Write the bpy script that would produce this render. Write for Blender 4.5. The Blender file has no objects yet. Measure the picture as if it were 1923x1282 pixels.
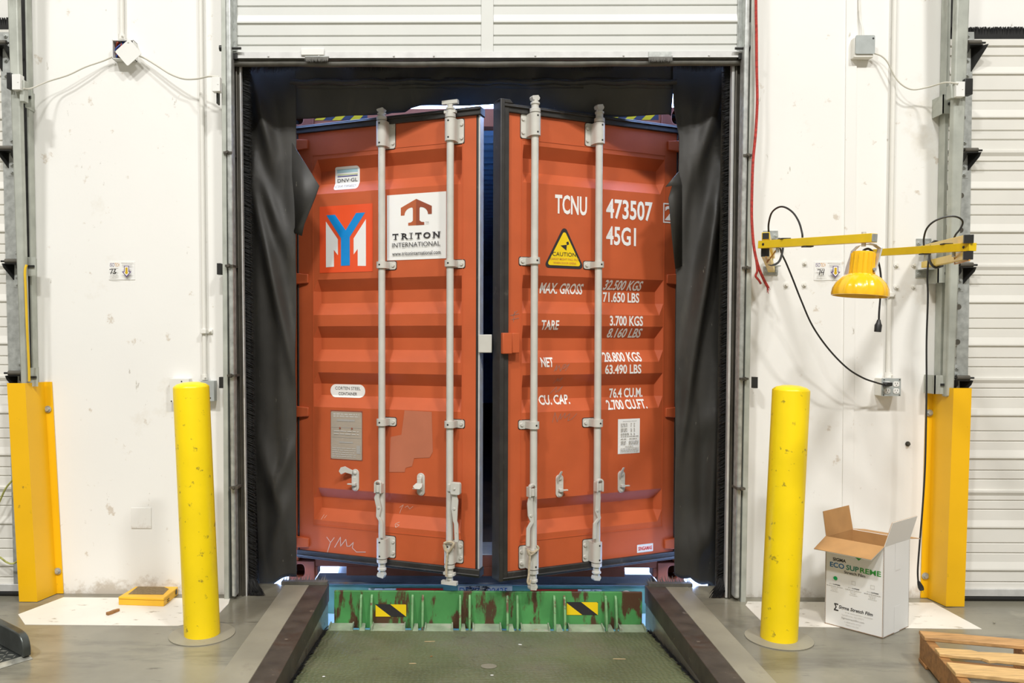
import bpy, bmesh, math, random
from mathutils import Vector, Matrix
random.seed(7)
SC = bpy.context.scene
COL = SC.collection
# ------------------------------------------------------------------ camera
F, W, H = 1500.0, 1923, 1282
CAM = Vector((0, -4.39, 1.41))
SHX, SHY = 0.0585, 0.0198
cd = bpy.data.cameras.new('camera'); cam = bpy.data.objects.new('camera', cd); COL.objects.link(cam)
cd.sensor_width = 36; cd.lens = F / W * 36; cd.shift_x = SHX; cd.shift_y = SHY
cd.clip_start = 0.05; cd.clip_end = 200
ROT = Matrix.Rotation(math.radians(0.6), 3, 'Z') @ Matrix.Rotation(math.radians(88.5), 3, 'X') @ Matrix.Rotation(math.radians(0.1), 3, 'Z')
cam.matrix_world = Matrix.Translation(CAM) @ ROT.to_4x4()
SC.camera = cam
CX, CY = W / 2 - SHX * W, H / 2 + SHY * W
# ------------------------------------------------------------------ view, sky, lamps
SC.view_settings.view_transform = 'Standard'; SC.view_settings.look = 'None'
SC.view_settings.exposure = 0.0; SC.view_settings.gamma = 1.0
SC.view_settings.use_curve_mapping = False
wd = bpy.data.worlds.new('daylight'); SC.world = wd; wd.use_nodes = True
nt = wd.node_tree; bg = nt.nodes['Background']
bg.inputs[0].default_value = (0.36, 0.53, 1.0, 1); bg.inputs[1].default_value = 18.0

def lamp(name, loc, size, power, color, aim=None):
    l = bpy.data.lights.new(name, 'AREA'); l.shape = 'RECTANGLE'; l.size, l.size_y = size
    l.energy = power; l.color = color
    o = bpy.data.objects.new(name, l); COL.objects.link(o); o.location = loc
    if aim: o.rotation_euler = (Vector(aim) - Vector(loc)).to_track_quat('-Z', 'Y').to_euler()
    return o
WARM = (1.0, 0.985, 0.96)
for lx, ly, lz, pw in ((-3.6, -4.0, 8.2, 50), (3.6, -4.0, 8.2, 50), (-4.4, -7.8, 10.4, 830), (4.4, -7.8, 10.4, 830), (0, -8.4, 10.4, 780)):
    lamp('high_bay_light', (lx, ly, lz), (1.2, 0.5), pw, WARM)

# ------------------------------------------------------------------ photo measurements -> points on real planes
def ray(px, py):
    d = ROT @ Vector(((px - CX) / F, -(py - CY) / F, -1.0))
    return d
def at(px, py, Y):
    d = ray(px, py); t = (Y - CAM.y) / d.y
    return CAM + d * t
def atz(px, py, z=0.0):
    d = ray(px, py); t = (z - CAM.z) / d.z
    return CAM + d * t
def ax(px, Y, py=640): return at(px, py, Y).x
def az(py, Y, px=900): return at(px, py, Y).z

# ------------------------------------------------------------------ materials
MATS = {}
def pmat(name, col, rough=0.5, metal=0.0, var=0.08, vs=6.0, dirt=None, bump=None, spec=0.5, stretch=None, speck=None, coat=0.0):
    """procedural material: base colour with soft variation, optional dirt patches (colour, threshold, scale, softness) and bump"""
    m = bpy.data.materials.new(name); m.use_nodes = True; t = m.node_tree; N = t.nodes; L = t.links
    b = N['Principled BSDF']
    tc = N.new('ShaderNodeTexCoord'); src = tc.outputs['Object']
    if stretch:
        mp = N.new('ShaderNodeMapping'); mp.inputs['Scale'].default_value = stretch; L.new(src, mp.inputs[0]); src = mp.outputs[0]
    n = N.new('ShaderNodeTexNoise'); n.inputs['Scale'].default_value = vs; n.inputs['Detail'].default_value = 6
    L.new(src, n.inputs['Vector'])
    r = N.new('ShaderNodeValToRGB'); e = r.color_ramp.elements
    e[0].position = 0.3; e[1].position = 0.7
    e[0].color = tuple(max(0, c * (1 - var)) for c in col) + (1,)
    e[1].color = tuple(min(1, c * (1 + var)) for c in col) + (1,)
    L.new(n.outputs['Fac'], r.inputs[0]); out = r.outputs[0]
    for dd in ([dirt] if dirt and not isinstance(dirt, list) else (dirt or [])):
        dc, th, ds, soft = dd[:4]
        dn = N.new('ShaderNodeTexNoise'); dn.inputs['Scale'].default_value = ds; dn.inputs['Detail'].default_value = 8; dn.inputs['Roughness'].default_value = 0.65
        s2 = src
        if len(dd) > 4:
            mp = N.new('ShaderNodeMapping'); mp.inputs['Scale'].default_value = dd[4]; L.new(tc.outputs['Object'], mp.inputs[0]); s2 = mp.outputs[0]
        L.new(s2, dn.inputs['Vector'])
        mr = N.new('ShaderNodeMapRange'); mr.inputs['From Min'].default_value = th; mr.inputs['From Max'].default_value = th + soft
        L.new(dn.outputs['Fac'], mr.inputs['Value'])
        mx = N.new('ShaderNodeMix'); mx.data_type = 'RGBA'; L.new(mr.outputs[0], mx.inputs['Factor'])
        L.new(out, mx.inputs['A']); mx.inputs['B'].default_value = tuple(dc) + (1,); out = mx.outputs['Result']
    L.new(out, b.inputs['Base Color'])
    b.inputs['Roughness'].default_value = rough; b.inputs['Metallic'].default_value = metal
    b.inputs['Specular IOR Level'].default_value = spec; b.inputs['Coat Weight'].default_value = coat
    if bump:
        bn = N.new('ShaderNodeTexNoise'); bn.inputs['Scale'].default_value = bump[1]; bn.inputs['Detail'].default_value = 4
        L.new(src, bn.inputs['Vector'])
        bp = N.new('ShaderNodeBump'); bp.inputs['Strength'].default_value = bump[0]; bp.inputs['Distance'].default_value = bump[2] if len(bump) > 2 else 0.01
        L.new(bn.outputs['Fac'], bp.inputs['Height']); L.new(bp.outputs[0], b.inputs['Normal'])
    MATS[name] = m
    return m
def flat(name, col, rough=0.5): return pmat(name, col, rough, var=0.03)

pmat('white_wall', (0.86, 0.85, 0.815), 0.6, var=0.025, vs=1.2, dirt=[((0.70, 0.65, 0.56), 0.62, 2.2, 0.18), ((0.48, 0.44, 0.38), 0.675, 17, 0.04, (1, 1, 0.35)), ((0.66, 0.60, 0.52), 0.64, 9, 0.05)], bump=(0.08, 60, 0.004))
pmat('concrete', (0.235, 0.222, 0.17), 0.22, var=0.3, vs=1.8, dirt=[((0.10, 0.095, 0.078), 0.52, 2.0, 0.22, (0.6, 2.2, 1)), ((0.32, 0.30, 0.23), 0.60, 5, 0.2), ((0.07, 0.065, 0.05), 0.62, 7, 0.1, (0.5, 2.4, 1))], bump=(0.05, 40, 0.003))
pmat('pale_concrete', (0.29, 0.27, 0.205), 0.45, var=0.2, vs=3, dirt=[((0.18, 0.165, 0.13), 0.58, 6, 0.2)], bump=(0.08, 50, 0.004))
pmat('floor_paint', (0.80, 0.77, 0.70), 0.45, var=0.05, vs=4, dirt=[((0.34, 0.30, 0.23), 0.60, 9, 0.08, (1, 2.2, 1))])
pmat('curb_steel', (0.085, 0.07, 0.055), 0.55, 0.3, var=0.35, vs=9, dirt=[((0.30, 0.26, 0.20), 0.64, 14, 0.08), ((0.07, 0.035, 0.02), 0.55, 5, 0.2)], bump=(0.2, 40, 0.004))
pmat('red_paint', (0.54, 0.108, 0.034), 0.5, spec=0.35, var=0.07, vs=5, dirt=[((0.54, 0.16, 0.075), 0.66, 3.5, 0.2)], bump=(0.05, 150, 0.002))
pmat('red_paint_pale', (0.50, 0.16, 0.085), 0.55, var=0.05, vs=8)
pmat('red_paint_worn', (0.30, 0.085, 0.05), 0.6, var=0.15, vs=8, dirt=[((0.16, 0.08, 0.04), 0.62, 10, 0.1)])
pmat('grey_zinc_paint', (0.60, 0.585, 0.53), 0.45, var=0.06, vs=12, dirt=[((0.38, 0.33, 0.27), 0.70, 20, 0.06)])
pmat('gasket_rubber', (0.028, 0.026, 0.024), 0.5, var=0.3, vs=12, dirt=[((0.10, 0.09, 0.075), 0.62, 14, 0.15)])
pmat('black_vinyl', (0.036, 0.034, 0.030), 0.5, var=0.3, vs=3.5, dirt=[((0.075, 0.068, 0.052), 0.56, 2.4, 0.25, (2.5, 1, 0.6)), ((0.16, 0.15, 0.12), 0.68, 30, 0.03, (1, 1, 0.3))], bump=(0.12, 9, 0.012))
pmat('black_bristle', (0.012, 0.012, 0.012), 0.7)
pmat('galvanised', (0.50, 0.52, 0.50), 0.42, 0.55, var=0.22, vs=30, dirt=[((0.22, 0.22, 0.19), 0.64, 7, 0.15)])
pmat('old_galvanised', (0.46, 0.48, 0.43), 0.5, 0.25, var=0.16, vs=9, dirt=[((0.17, 0.165, 0.13), 0.58, 6, 0.2, (1, 1, 0.3))])
pmat('dark_steel', (0.10, 0.092, 0.075), 0.5, 0.4, var=0.3, vs=8, dirt=[((0.24, 0.22, 0.17), 0.62, 5, 0.2, (1, 1, 0.25))])
pmat('black_steel', (0.035, 0.035, 0.034), 0.4, 0.5, var=0.3, vs=10)
pmat('door_white', (0.67, 0.68, 0.65), 0.42, var=0.02, vs=4, dirt=[((0.55, 0.53, 0.46), 0.72, 6, 0.12)])
pmat('door_cream', (0.76, 0.745, 0.69), 0.45, var=0.03, vs=4, dirt=[((0.52, 0.48, 0.38), 0.68, 4, 0.15)])
pmat('bare_aluminium', (0.66, 0.66, 0.65), 0.38, 0.35, var=0.08, vs=20)
pmat('seal_rubber', (0.10, 0.095, 0.08), 0.6, var=0.3, vs=14)
pmat('safety_yellow', (0.95, 0.69, 0.003), 0.33, var=0.05, vs=5, dirt=[((0.06, 0.05, 0.04), 0.665, 12, 0.015, (1, 1, 0.55)), ((0.40, 0.29, 0.02), 0.62, 24, 0.05)], bump=(0.10, 22, 0.004))
pmat('guard_yellow', (0.90, 0.50, 0.006), 0.36, var=0.04, vs=3, dirt=[((0.42, 0.24, 0.02), 0.66, 12, 0.05)])
pmat('lamp_yellow', (0.90, 0.50, 0.01), 0.22, var=0.03, coat=0.4)
pmat('arm_yellow', (0.84, 0.57, 0.01), 0.35, var=0.06, vs=14, dirt=[((0.5, 0.42, 0.2), 0.7, 25, 0.05)])
pmat('black_plastic', (0.018, 0.018, 0.018), 0.45)
pmat('white_plastic', (0.80, 0.80, 0.77), 0.4, var=0.03)
pmat('cable_white', (0.62, 0.60, 0.52), 0.5)
pmat('conduit_white', (0.80, 0.785, 0.73), 0.5, var=0.03)
pmat('box_grey', (0.42, 0.45, 0.44), 0.5, 0.2, var=0.08, vs=20)
pmat('sticker_white', (0.88, 0.875, 0.845), 0.4, var=0.015)
pmat('letter_white', (0.86, 0.85, 0.82), 0.5, var=0.02)
pmat('ink_black', (0.025, 0.022, 0.025), 0.5)
pmat('ink_grey', (0.42, 0.40, 0.37), 0.6)
pmat('ink_light_grey', (0.60, 0.58, 0.54), 0.6)
pmat('ink_red', (0.62, 0.03, 0.025), 0.5)
pmat('logo_red', (0.86, 0.10, 0.03), 0.25, var=0.03)
pmat('logo_blue', (0.01, 0.26, 0.66), 0.3)
pmat('logo_brown', (0.46, 0.115, 0.04), 0.4)
pmat('logo_brown_dark', (0.30, 0.07, 0.03), 0.4)
pmat('pale_blue', (0.40, 0.60, 0.68), 0.4)
pmat('olive_green', (0.42, 0.52, 0.15), 0.4)
pmat('stripe_slate', (0.05, 0.055, 0.10), 0.4)
pmat('navy', (0.03, 0.03, 0.25), 0.4)
pmat('purple_ink', (0.06, 0.015, 0.16), 0.4)
pmat('gold_ink', (0.62, 0.40, 0.01), 0.4)
pmat('caution_yellow', (0.88, 0.62, 0.01), 0.35)
pmat('orange_ink', (0.62, 0.30, 0.05), 0.5)
pmat('metal_plate', (0.50, 0.43, 0.35), 0.5, 0.25, var=0.06, vs=9)
pmat('chalk', (0.62, 0.46, 0.38), 0.8)
pmat('chalk_grey', (0.34, 0.20, 0.16), 0.8)
pmat('leveler_green', (0.075, 0.29, 0.085), 0.45, var=0.18, vs=6, dirt=[((0.085, 0.04, 0.02), 0.505, 6.0, 0.05, (1.6, 1, 0.45)), ((0.05, 0.05, 0.03), 0.60, 3, 0.2)], bump=(0.1, 40, 0.003))
pmat('fin_green', (0.20, 0.40, 0.18), 0.5, var=0.2, vs=25, dirt=[((0.17, 0.09, 0.055), 0.55, 14, 0.06)])
pmat('tab_green', (0.30, 0.36, 0.25), 0.55, var=0.25, vs=12, dirt=[((0.42, 0.39, 0.33), 0.56, 9, 0.1), ((0.5, 0.3, 0.03), 0.70, 14, 0.05)])
pmat('turquoise', (0.10, 0.25, 0.23), 0.5, var=0.12, vs=8, dirt=[((0.05, 0.06, 0.06), 0.66, 12, 0.06)])
pmat('chassis_rail', (0.07, 0.075, 0.085), 0.4, 0.5, var=0.4, vs=9, dirt=[((0.14, 0.07, 0.03), 0.60, 5, 0.12)])
pmat('tape_red', (0.50, 0.015, 0.01), 0.4)
pmat('tape_white', (0.60, 0.60, 0.60), 0.5, dirt=[((0.15, 0.2, 0.2), 0.56, 30, 0.05)])
pmat('plate_cream', (0.62, 0.58, 0.50), 0.5, dirt=[((0.2, 0.18, 0.15), 0.66, 30, 0.05)])
pmat('ink_blue', (0.02, 0.08, 0.30), 0.5)
pmat('inner_grey', (0.42, 0.62, 0.80), 0.5, var=0.1)
pmat('plywood', (0.10, 0.07, 0.05), 0.6, var=0.2)
pmat('asphalt', (0.55, 0.54, 0.52), 0.8, var=0.1, vs=2)
pmat('cardboard', (0.50, 0.275, 0.105), 0.7, var=0.08, vs=12)
pmat('carton_white', (0.82, 0.82, 0.80), 0.5, var=0.015, vs=5)
pmat('eco_blue', (0.01, 0.16, 0.42), 0.5); pmat('eco_teal', (0.01, 0.24, 0.16), 0.5); pmat('eco_green', (0.04, 0.33, 0.05), 0.5); pmat('dot_green', (0.0, 0.36, 0.10), 0.5)
pmat('wood', (0.50, 0.28, 0.11), 0.6, var=0.3, vs=5, stretch=(2, 14, 14), dirt=[((0.22, 0.09, 0.03), 0.66, 5, 0.12)], bump=(0.15, 30, 0.003))
pmat('wood_pale', (0.64, 0.41, 0.17), 0.6, var=0.22, vs=5, stretch=(2, 16, 16), dirt=[((0.33, 0.13, 0.04), 0.70, 4, 0.08)], bump=(0.12, 30, 0.003))
pmat('wood_dark', (0.33, 0.16, 0.05), 0.65, var=0.35, vs=4, stretch=(2, 10, 10), dirt=[((0.12, 0.05, 0.015), 0.60, 4, 0.15)])
pmat('rope_red', (0.42, 0.04, 0.03), 0.8, var=0.4, vs=70)
pmat('rope_yellow', (0.75, 0.48, 0.02), 0.8, var=0.1)
pmat('rope_green', (0.35, 0.36, 0.10), 0.8, var=0.5, vs=60)
pmat('rope_tan', (0.48, 0.40, 0.28), 0.8, var=0.25, vs=60)
pmat('carton_yellow', (0.88, 0.50, 0.03), 0.45, var=0.05)
pmat('grill_brown', (0.22, 0.155, 0.075), 0.7, var=0.25, vs=90)
pmat('splinter', (0.55, 0.42, 0.24), 0.7)
pmat('wire_red', (0.35, 0.05, 0.02), 0.5); pmat('wire_blue', (0.02, 0.06, 0.30), 0.5)
pmat('boarding_steel', (0.10, 0.11, 0.105), 0.3, 0.75, var=0.35, vs=9, dirt=[((0.06, 0.045, 0.035), 0.58, 7, 0.15)], bump=(0.15, 30, 0.003))
pmat('worn_edge_steel', (0.42, 0.42, 0.37), 0.4, 0.6, var=0.35, vs=30)
pmat('room_white', (0.28, 0.27, 0.25), 0.7)

def deck_plate():
    # green tread plate: rows of small raised bars, rubbed grey and dusty on the traffic path
    m = pmat('deck_plate', (0.145, 0.17, 0.085), 0.5, 0.1, var=0.25, vs=2.2, dirt=[((0.21, 0.195, 0.145), 0.47, 1.7, 0.25), ((0.09, 0.075, 0.055), 0.63, 6, 0.12)])
    t = m.node_tree; N = t.nodes; L = t.links; tc = N.new('ShaderNodeTexCoord')
    b = N['Principled BSDF']
    sep = N.new('ShaderNodeSeparateXYZ'); L.new(tc.outputs['Object'], sep.inputs[0])
    def mth(op, a, c=None, v=None):
        n = N.new('ShaderNodeMath'); n.operation = op
        if isinstance(a, (int, float)): n.inputs[0].default_value = a
        else: L.new(a, n.inputs[0])
        if c is not None:
            if isinstance(c, (int, float)): n.inputs[1].default_value = c
            else: L.new(c, n.inputs[1])
        return n.outputs[0]
    nd = N.new('ShaderNodeTexNoise'); nd.inputs['Scale'].default_value = 14; nd.inputs['Detail'].default_value = 3; L.new(tc.outputs['Object'], nd.inputs['Vector']); jit = mth('MULTIPLY', nd.outputs['Fac'], 9.0)
    u = mth('MULTIPLY', sep.outputs['X'], 2 * math.pi / 0.05); v = mth('MULTIPLY', sep.outputs['Y'], 2 * math.pi / 0.044)
    s = mth('MULTIPLY', mth('SINE', mth('ADD', mth('ADD', u, v), jit)), mth('SINE', mth('ADD', mth('SUBTRACT', u, v), mth('MULTIPLY', jit, 0.6))))
    bp = N.new('ShaderNodeBump'); bp.inputs['Strength'].default_value = 0.6; bp.inputs['Distance'].default_value = 0.005
    L.new(s, bp.inputs['Height']); L.new(bp.outputs[0], b.inputs['Normal'])
    base = b.inputs['Base Color'].links[0].from_socket
    nz = N.new('ShaderNodeTexNoise'); nz.inputs['Scale'].default_value = 45; L.new(tc.outputs['Object'], nz.inputs['Vector']); s = mth('MULTIPLY', s, mth('ADD', nz.outputs['Fac'], 0.35))
    mr = N.new('ShaderNodeMapRange'); mr.inputs['From Min'].default_value = 0.25; mr.inputs['From Max'].default_value = 0.8; mr.inputs['To Max'].default_value = 0.5
    L.new(s, mr.inputs['Value'])
    mx = N.new('ShaderNodeMix'); mx.data_type = 'RGBA'; L.new(mr.outputs[0], mx.inputs['Factor']); L.new(base, mx.inputs['A'])
    mx.inputs['B'].default_value = (0.21, 0.25, 0.155, 1); L.new(mx.outputs['Result'], b.inputs['Base Color'])
deck_plate()
def wall_foot():
    t = MATS['white_wall'].node_tree; N = t.nodes; L = t.links; b = N['Principled BSDF']; base = b.inputs['Base Color'].links[0].from_socket
    tc = N.new('ShaderNodeTexCoord'); sep = N.new('ShaderNodeSeparateXYZ'); L.new(tc.outputs['Object'], sep.inputs[0])
    n = N.new('ShaderNodeTexNoise'); n.inputs['Scale'].default_value = 6; n.inputs['Detail'].default_value = 8; n.inputs['Roughness'].default_value = 0.7; L.new(tc.outputs['Object'], n.inputs['Vector'])
    m1 = N.new('ShaderNodeMapRange'); m1.inputs['From Min'].default_value = 0.0; m1.inputs['From Max'].default_value = 0.16; m1.inputs['To Min'].default_value = 0.42; m1.inputs['To Max'].default_value = 0.72; L.new(sep.outputs['Z'], m1.inputs['Value'])
    s1 = N.new('ShaderNodeMath'); s1.operation = 'SUBTRACT'; L.new(n.outputs['Fac'], s1.inputs[0]); L.new(m1.outputs[0], s1.inputs[1])
    m2 = N.new('ShaderNodeMapRange'); m2.inputs['From Min'].default_value = 0.0; m2.inputs['From Max'].default_value = 0.12; m2.inputs['To Max'].default_value = 0.75; L.new(s1.outputs[0], m2.inputs['Value'])
    mx = N.new('ShaderNodeMix'); mx.data_type = 'RGBA'; L.new(m2.outputs[0], mx.inputs['Factor']); L.new(base, mx.inputs['A']); mx.inputs['B'].default_value = (0.50, 0.43, 0.34, 1); L.new(mx.outputs['Result'], b.inputs['Base Color'])
wall_foot()

# ------------------------------------------------------------------ mesh builder
class MB:
    def __init__(s): s.v = []; s.f = []; s.m = []; s.mats = []
    def mi(s, mat):
        if mat is None: return 0
        if mat not in s.mats: s.mats.append(mat)
        return s.mats.index(mat)
    def add(s, vs, fs, mat=None):
        o = len(s.v); k = s.mi(mat); s.v += [Vector(p) for p in vs]
        for f in fs: s.f.append(tuple(i + o for i in f)); s.m.append(k)
        return s
    def hexa(s, p, mat=None):   # p: 4 points of one face, 4 of the opposite
        return s.add(p, [(0, 1, 2, 3), (7, 6, 5, 4), (0, 4, 5, 1), (1, 5, 6, 2), (2, 6, 7, 3), (3, 7, 4, 0)], mat)
    def box(s, a, b, mat=None):
        x0, x1 = sorted((a[0], b[0])); y0, y1 = sorted((a[1], b[1])); z0, z1 = sorted((a[2], b[2]))
        return s.hexa([(x0, y0, z0), (x1, y0, z0), (x1, y0, z1), (x0, y0, z1), (x0, y1, z0), (x1, y1, z0), (x1, y1, z1), (x0, y1, z1)], mat)
    def prism(s, pts, ext, mat=None):
        n = len(pts); e = Vector(ext); P = [Vector(p) for p in pts]
        return s.add(P + [p + e for p in P], [tuple(range(n)), tuple(range(2 * n - 1, n - 1, -1))] + [(i, (i + 1) % n, n + (i + 1) % n, n + i) for i in range(n)], mat)
    def loft(s, rings, mat=None, closed=True, caps=True):
        n = len(rings[0]); vs = [p for r in rings for p in r]; fs = []
        for k in range(len(rings) - 1):
            for i in range(n if closed else n - 1):
                j = (i + 1) % n
                fs.append((k * n + i, k * n + j, (k + 1) * n + j, (k + 1) * n + i))
        if caps: fs += [tuple(range(n - 1, -1, -1)), tuple(range((len(rings) - 1) * n, len(rings) * n))]
        return s.add(vs, fs, mat)
    def cyl(s, p0, p1, r0, r1=None, n=16, mat=None, caps=True):
        return s.tube([p0, p1], [r0, r0 if r1 is None else r1], n, mat, caps)
    def tube(s, pts, r, n=8, mat=None, caps=True):
        P = [Vector(p) for p in pts]; R = r if isinstance(r, (list, tuple)) else [r] * len(P)
        rings = []; up = None
        for i, p in enumerate(P):
            d = (P[min(i + 1, len(P) - 1)] - P[max(i - 1, 0)]).normalized()
            if up is None:
                up = Vector((0, 0, 1)) if abs(d.z) < 0.9 else Vector((1, 0, 0))
            a = d.cross(up).normalized(); up = a.cross(d).normalized()
            rings.append([p + (a * math.cos(2 * math.pi * k / n) + up * math.sin(2 * math.pi * k / n)) * R[i] for k in range(n)])
        return s.loft(rings, mat, True, caps)
    def lathe(s, prof, c, axis=(0, 0, 1), n=28, mat=None):   # prof: (radius, height) pairs
        A = Vector(axis).normalized(); u = A.orthogonal().normalized(); w = A.cross(u); c = Vector(c)
        return s.loft([[c + A * h + (u * math.cos(2 * math.pi * k / n) + w * math.sin(2 * math.pi * k / n)) * max(r, 1e-4) for k in range(n)] for r, h in prof], mat)
    def grid(s, fn, nu, nv, mat=None):
        vs = [fn(i / nu, j / nv) for j in range(nv + 1) for i in range(nu + 1)]
        return s.add(vs, [(j * (nu + 1) + i, j * (nu + 1) + i + 1, (j + 1) * (nu + 1) + i + 1, (j + 1) * (nu + 1) + i) for j in range(nv) for i in range(nu)], mat)
    def holed(s, outer, hole, ext, mat=None):   # plate with one hole; both loops same count
        n = len(outer); e = Vector(ext); A = [Vector(p) for p in outer]; B = [Vector(p) for p in hole]
        vs = A + B + [p + e for p in A] + [p + e for p in B]; fs = []
        for i in range(n):
            j = (i + 1) % n
            fs += [(i, j, n + j, n + i), (2 * n + j, 2 * n + i, 3 * n + i, 3 * n + j), (i, 2 * n + i, 2 * n + j, j), (n + j, 3 * n + j, 3 * n + i, n + i)]
        return s.add(vs, fs, mat)
    def text(s, t, fn, x0, z0, x1, z1, mat, shear=0.0, bold=0.0, res=3):
        """lettering fitted to the rectangle; fn maps (x, z) to a point"""
        v, f = text_mesh(t, shear, bold, res)
        xs = [p[0] for p in v]; ys = [p[1] for p in v]; a, b, c, d = min(xs), max(xs), min(ys), max(ys)
        if t == '-' or d - c < 1e-6: d = c + 1
        return s.add([fn(x0 + (p[0] - a) / (b - a) * (x1 - x0), z0 + (p[1] - c) / (d - c) * (z1 - z0)) for p in v], f, mat)
    def build(s, name, mat=None, parent=None, local=False, bevel=0.0, smooth=35, solid=0.0, fix=True):
        me = bpy.data.meshes.new(name)
        org = Vector((0, 0, 0))
        if not local:
            if parent is not None: org = WORLD[parent]
            else:
                lo = [min(p[i] for p in s.v) for i in range(3)]; hi = [max(p[i] for p in s.v) for i in range(3)]
                org = Vector(((lo[0] + hi[0]) / 2, (lo[1] + hi[1]) / 2, lo[2]))
        me.from_pydata([tuple(p - org) for p in s.v], [], s.f)
        mats = s.mats if s.mats else [mat]
        for mm in mats: me.materials.append(MATS[mm])
        for p, k in zip(me.polygons, s.m): p.material_index = k if s.mats else 0
        if fix:
            bm = bmesh.new(); bm.from_mesh(me); bmesh.ops.recalc_face_normals(bm, faces=bm.faces); bm.to_mesh(me); bm.free()
        if smooth:
            for p in me.polygons: p.use_smooth = True
            me.set_sharp_from_angle(angle=math.radians(smooth))
        o = bpy.data.objects.new(name, me); COL.objects.link(o)
        if parent is not None: o.parent = parent
        else: o.location = org
        WORLD[o] = org
        if bevel:
            md = o.modifiers.new('bevel', 'BEVEL'); md.width = bevel; md.segments = 2; md.limit_method = 'ANGLE'; md.angle_limit = math.radians(40)
        if solid:
            md = o.modifiers.new('thickness', 'SOLIDIFY'); md.thickness = solid
        return o
WORLD = {}
def text_mesh(t, shear=0.0, bold=0.0, res=3, cache={}):
    k = (t, shear, bold, res)
    if k in cache: return cache[k]
    c = bpy.data.curves.new('lettering', 'FONT'); c.body = t; c.size = 1; c.shear = shear; c.offset = bold; c.resolution_u = res; c.fill_mode = 'FRONT'
    c.dimensions = '2D'
    o = bpy.data.objects.new('lettering', c); COL.objects.link(o)
    bpy.context.view_layer.update()
    me = bpy.data.meshes.new_from_object(o.evaluated_get(bpy.context.evaluated_depsgraph_get()))
    r = ([tuple(v.co) for v in me.vertices], [tuple(p.vertices) for p in me.polygons])
    bpy.data.objects.remove(o); bpy.data.curves.remove(c); bpy.data.meshes.remove(me)
    cache[k] = r
    return r
def empty(name, loc):
    o = bpy.data.objects.new(name, None); COL.objects.link(o); o.location = loc; o.empty_display_size = 0.1; WORLD[o] = Vector(loc)
    return o
def tag(o, label, cat, group=None):
    o['label'] = label; o['category'] = cat
    if group: o['group'] = group
    return o
def struct(o, label=None):
    o['kind'] = 'structure'
    if label: o['label'] = label
    return o
def smooth_path(pts, n=8):
    P = [Vector(p) for p in pts]; out = []
    for i in range(len(P) - 1):
        a, b, c, d = P[max(i - 1, 0)], P[i], P[i + 1], P[min(i + 2, len(P) - 1)]
        for k in range(n):
            t = k / n
            out.append(0.5 * ((2 * b) + (c - a) * t + (2 * a - 5 * b + 4 * c - d) * t * t + (3 * b - a - 3 * c + d) * t ** 3))
    return out + [P[-1]]
def rrect(x0, z0, x1, z1, r, n=5):
    out = []
    for cx, cz, a0 in ((x1 - r, z1 - r, 0), (x0 + r, z1 - r, 90), (x0 + r, z0 + r, 180), (x1 - r, z0 + r, 270)):
        for k in range(n + 1):
            a = math.radians(a0 + 90 * k / n); out.append((cx + r * math.cos(a), cz + r * math.sin(a)))
    return out
def leanbox(t, b, ya, yb, mb, mat=None, yat=None):
    """upright member measured at a top (x left, x right, y) and a bottom of the photo; front at depth ya (yat at its top), back at yb"""
    yt = ya if yat is None else yat
    A, B = at(b[0], b[2], ya), at(b[1], b[2], ya); C, D = at(t[1], t[2], yt), at(t[0], t[2], yt)
    if t[2] < 0: C, D = B + (C - B) * 1.45, A + (D - A) * 1.45   # runs on above the frame
    q = [A, B, C, D]
    d = (yb - ya)
    return mb.hexa(q + [p + Vector((0, d, 0)) for p in q], mat)
def boltmb(mb, p, r=0.012, d=(0, -1, 0), h=0.012, mat=None, washer=True):
    p = Vector(p); d = Vector(d).normalized()
    if washer: mb.cyl(p, p + d * 0.003, r * 1.6, n=14, mat=mat)
    mb.cyl(p, p + d * h, r, r * 0.9, n=6, mat=mat)
# ------------------------------------------------------------------ the setting
PL, PR = -0.765, 1.073          # leveler pit sides
EDGE = 0.20                     # dock edge
OL, OR = ax(434, 0), ax(1398, 0)   # doorway sides
mb = MB(); mb.box((-9, -14, -0.8), (PL, EDGE, 0)); mb.box((PR, -14, -0.8), (9, EDGE, 0)); mb.box((PL, -14, -0.8), (PR, -2.04, 0)); mb.box((PL, -2.04, -0.9), (PR, EDGE, -0.7))
struct(mb.build('floor', 'concrete'), 'polished grey concrete dock floor')
mb = MB(); mb.box((-9, 0, 0), (OL, EDGE, 11)); mb.box((OR, 0, 0), (9, EDGE, 11)); mb.box((OL, 0, 3.15), (OR, EDGE, 11))
struct(mb.build('wall_front', 'white_wall'), 'white painted dock wall with a truck doorway')
for nm, a, b in (('wall_left', (-9.2, -14, 0), (-9, EDGE, 11)), ('wall_right', (9, -14, 0), (9.2, EDGE, 11)), ('wall_back', (-9, -14.2, 0), (9, -14, 11)), ('ceiling', (-9.2, -14.2, 11), (9.2, EDGE, 11.2))):
    mb = MB(); mb.box(a, b); struct(mb.build(nm, 'room_white'))
mb = MB(); mb.box((-30, EDGE, -1.45), (30, 60, -1.3))
struct(mb.build('ground', 'asphalt'), 'pale truck yard outside the dock')
# raised seams on the right wall
for i, (a, b) in enumerate(((1590, 1610),)):
    mb = MB(); leanbox((a, b, -20), (a - 9, b - 9, 1120), -0.007, 0.004, mb)
    struct(mb.build('trim_1', 'white_wall'), 'painted vertical wall seam behind the yellow dock lamp')
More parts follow.
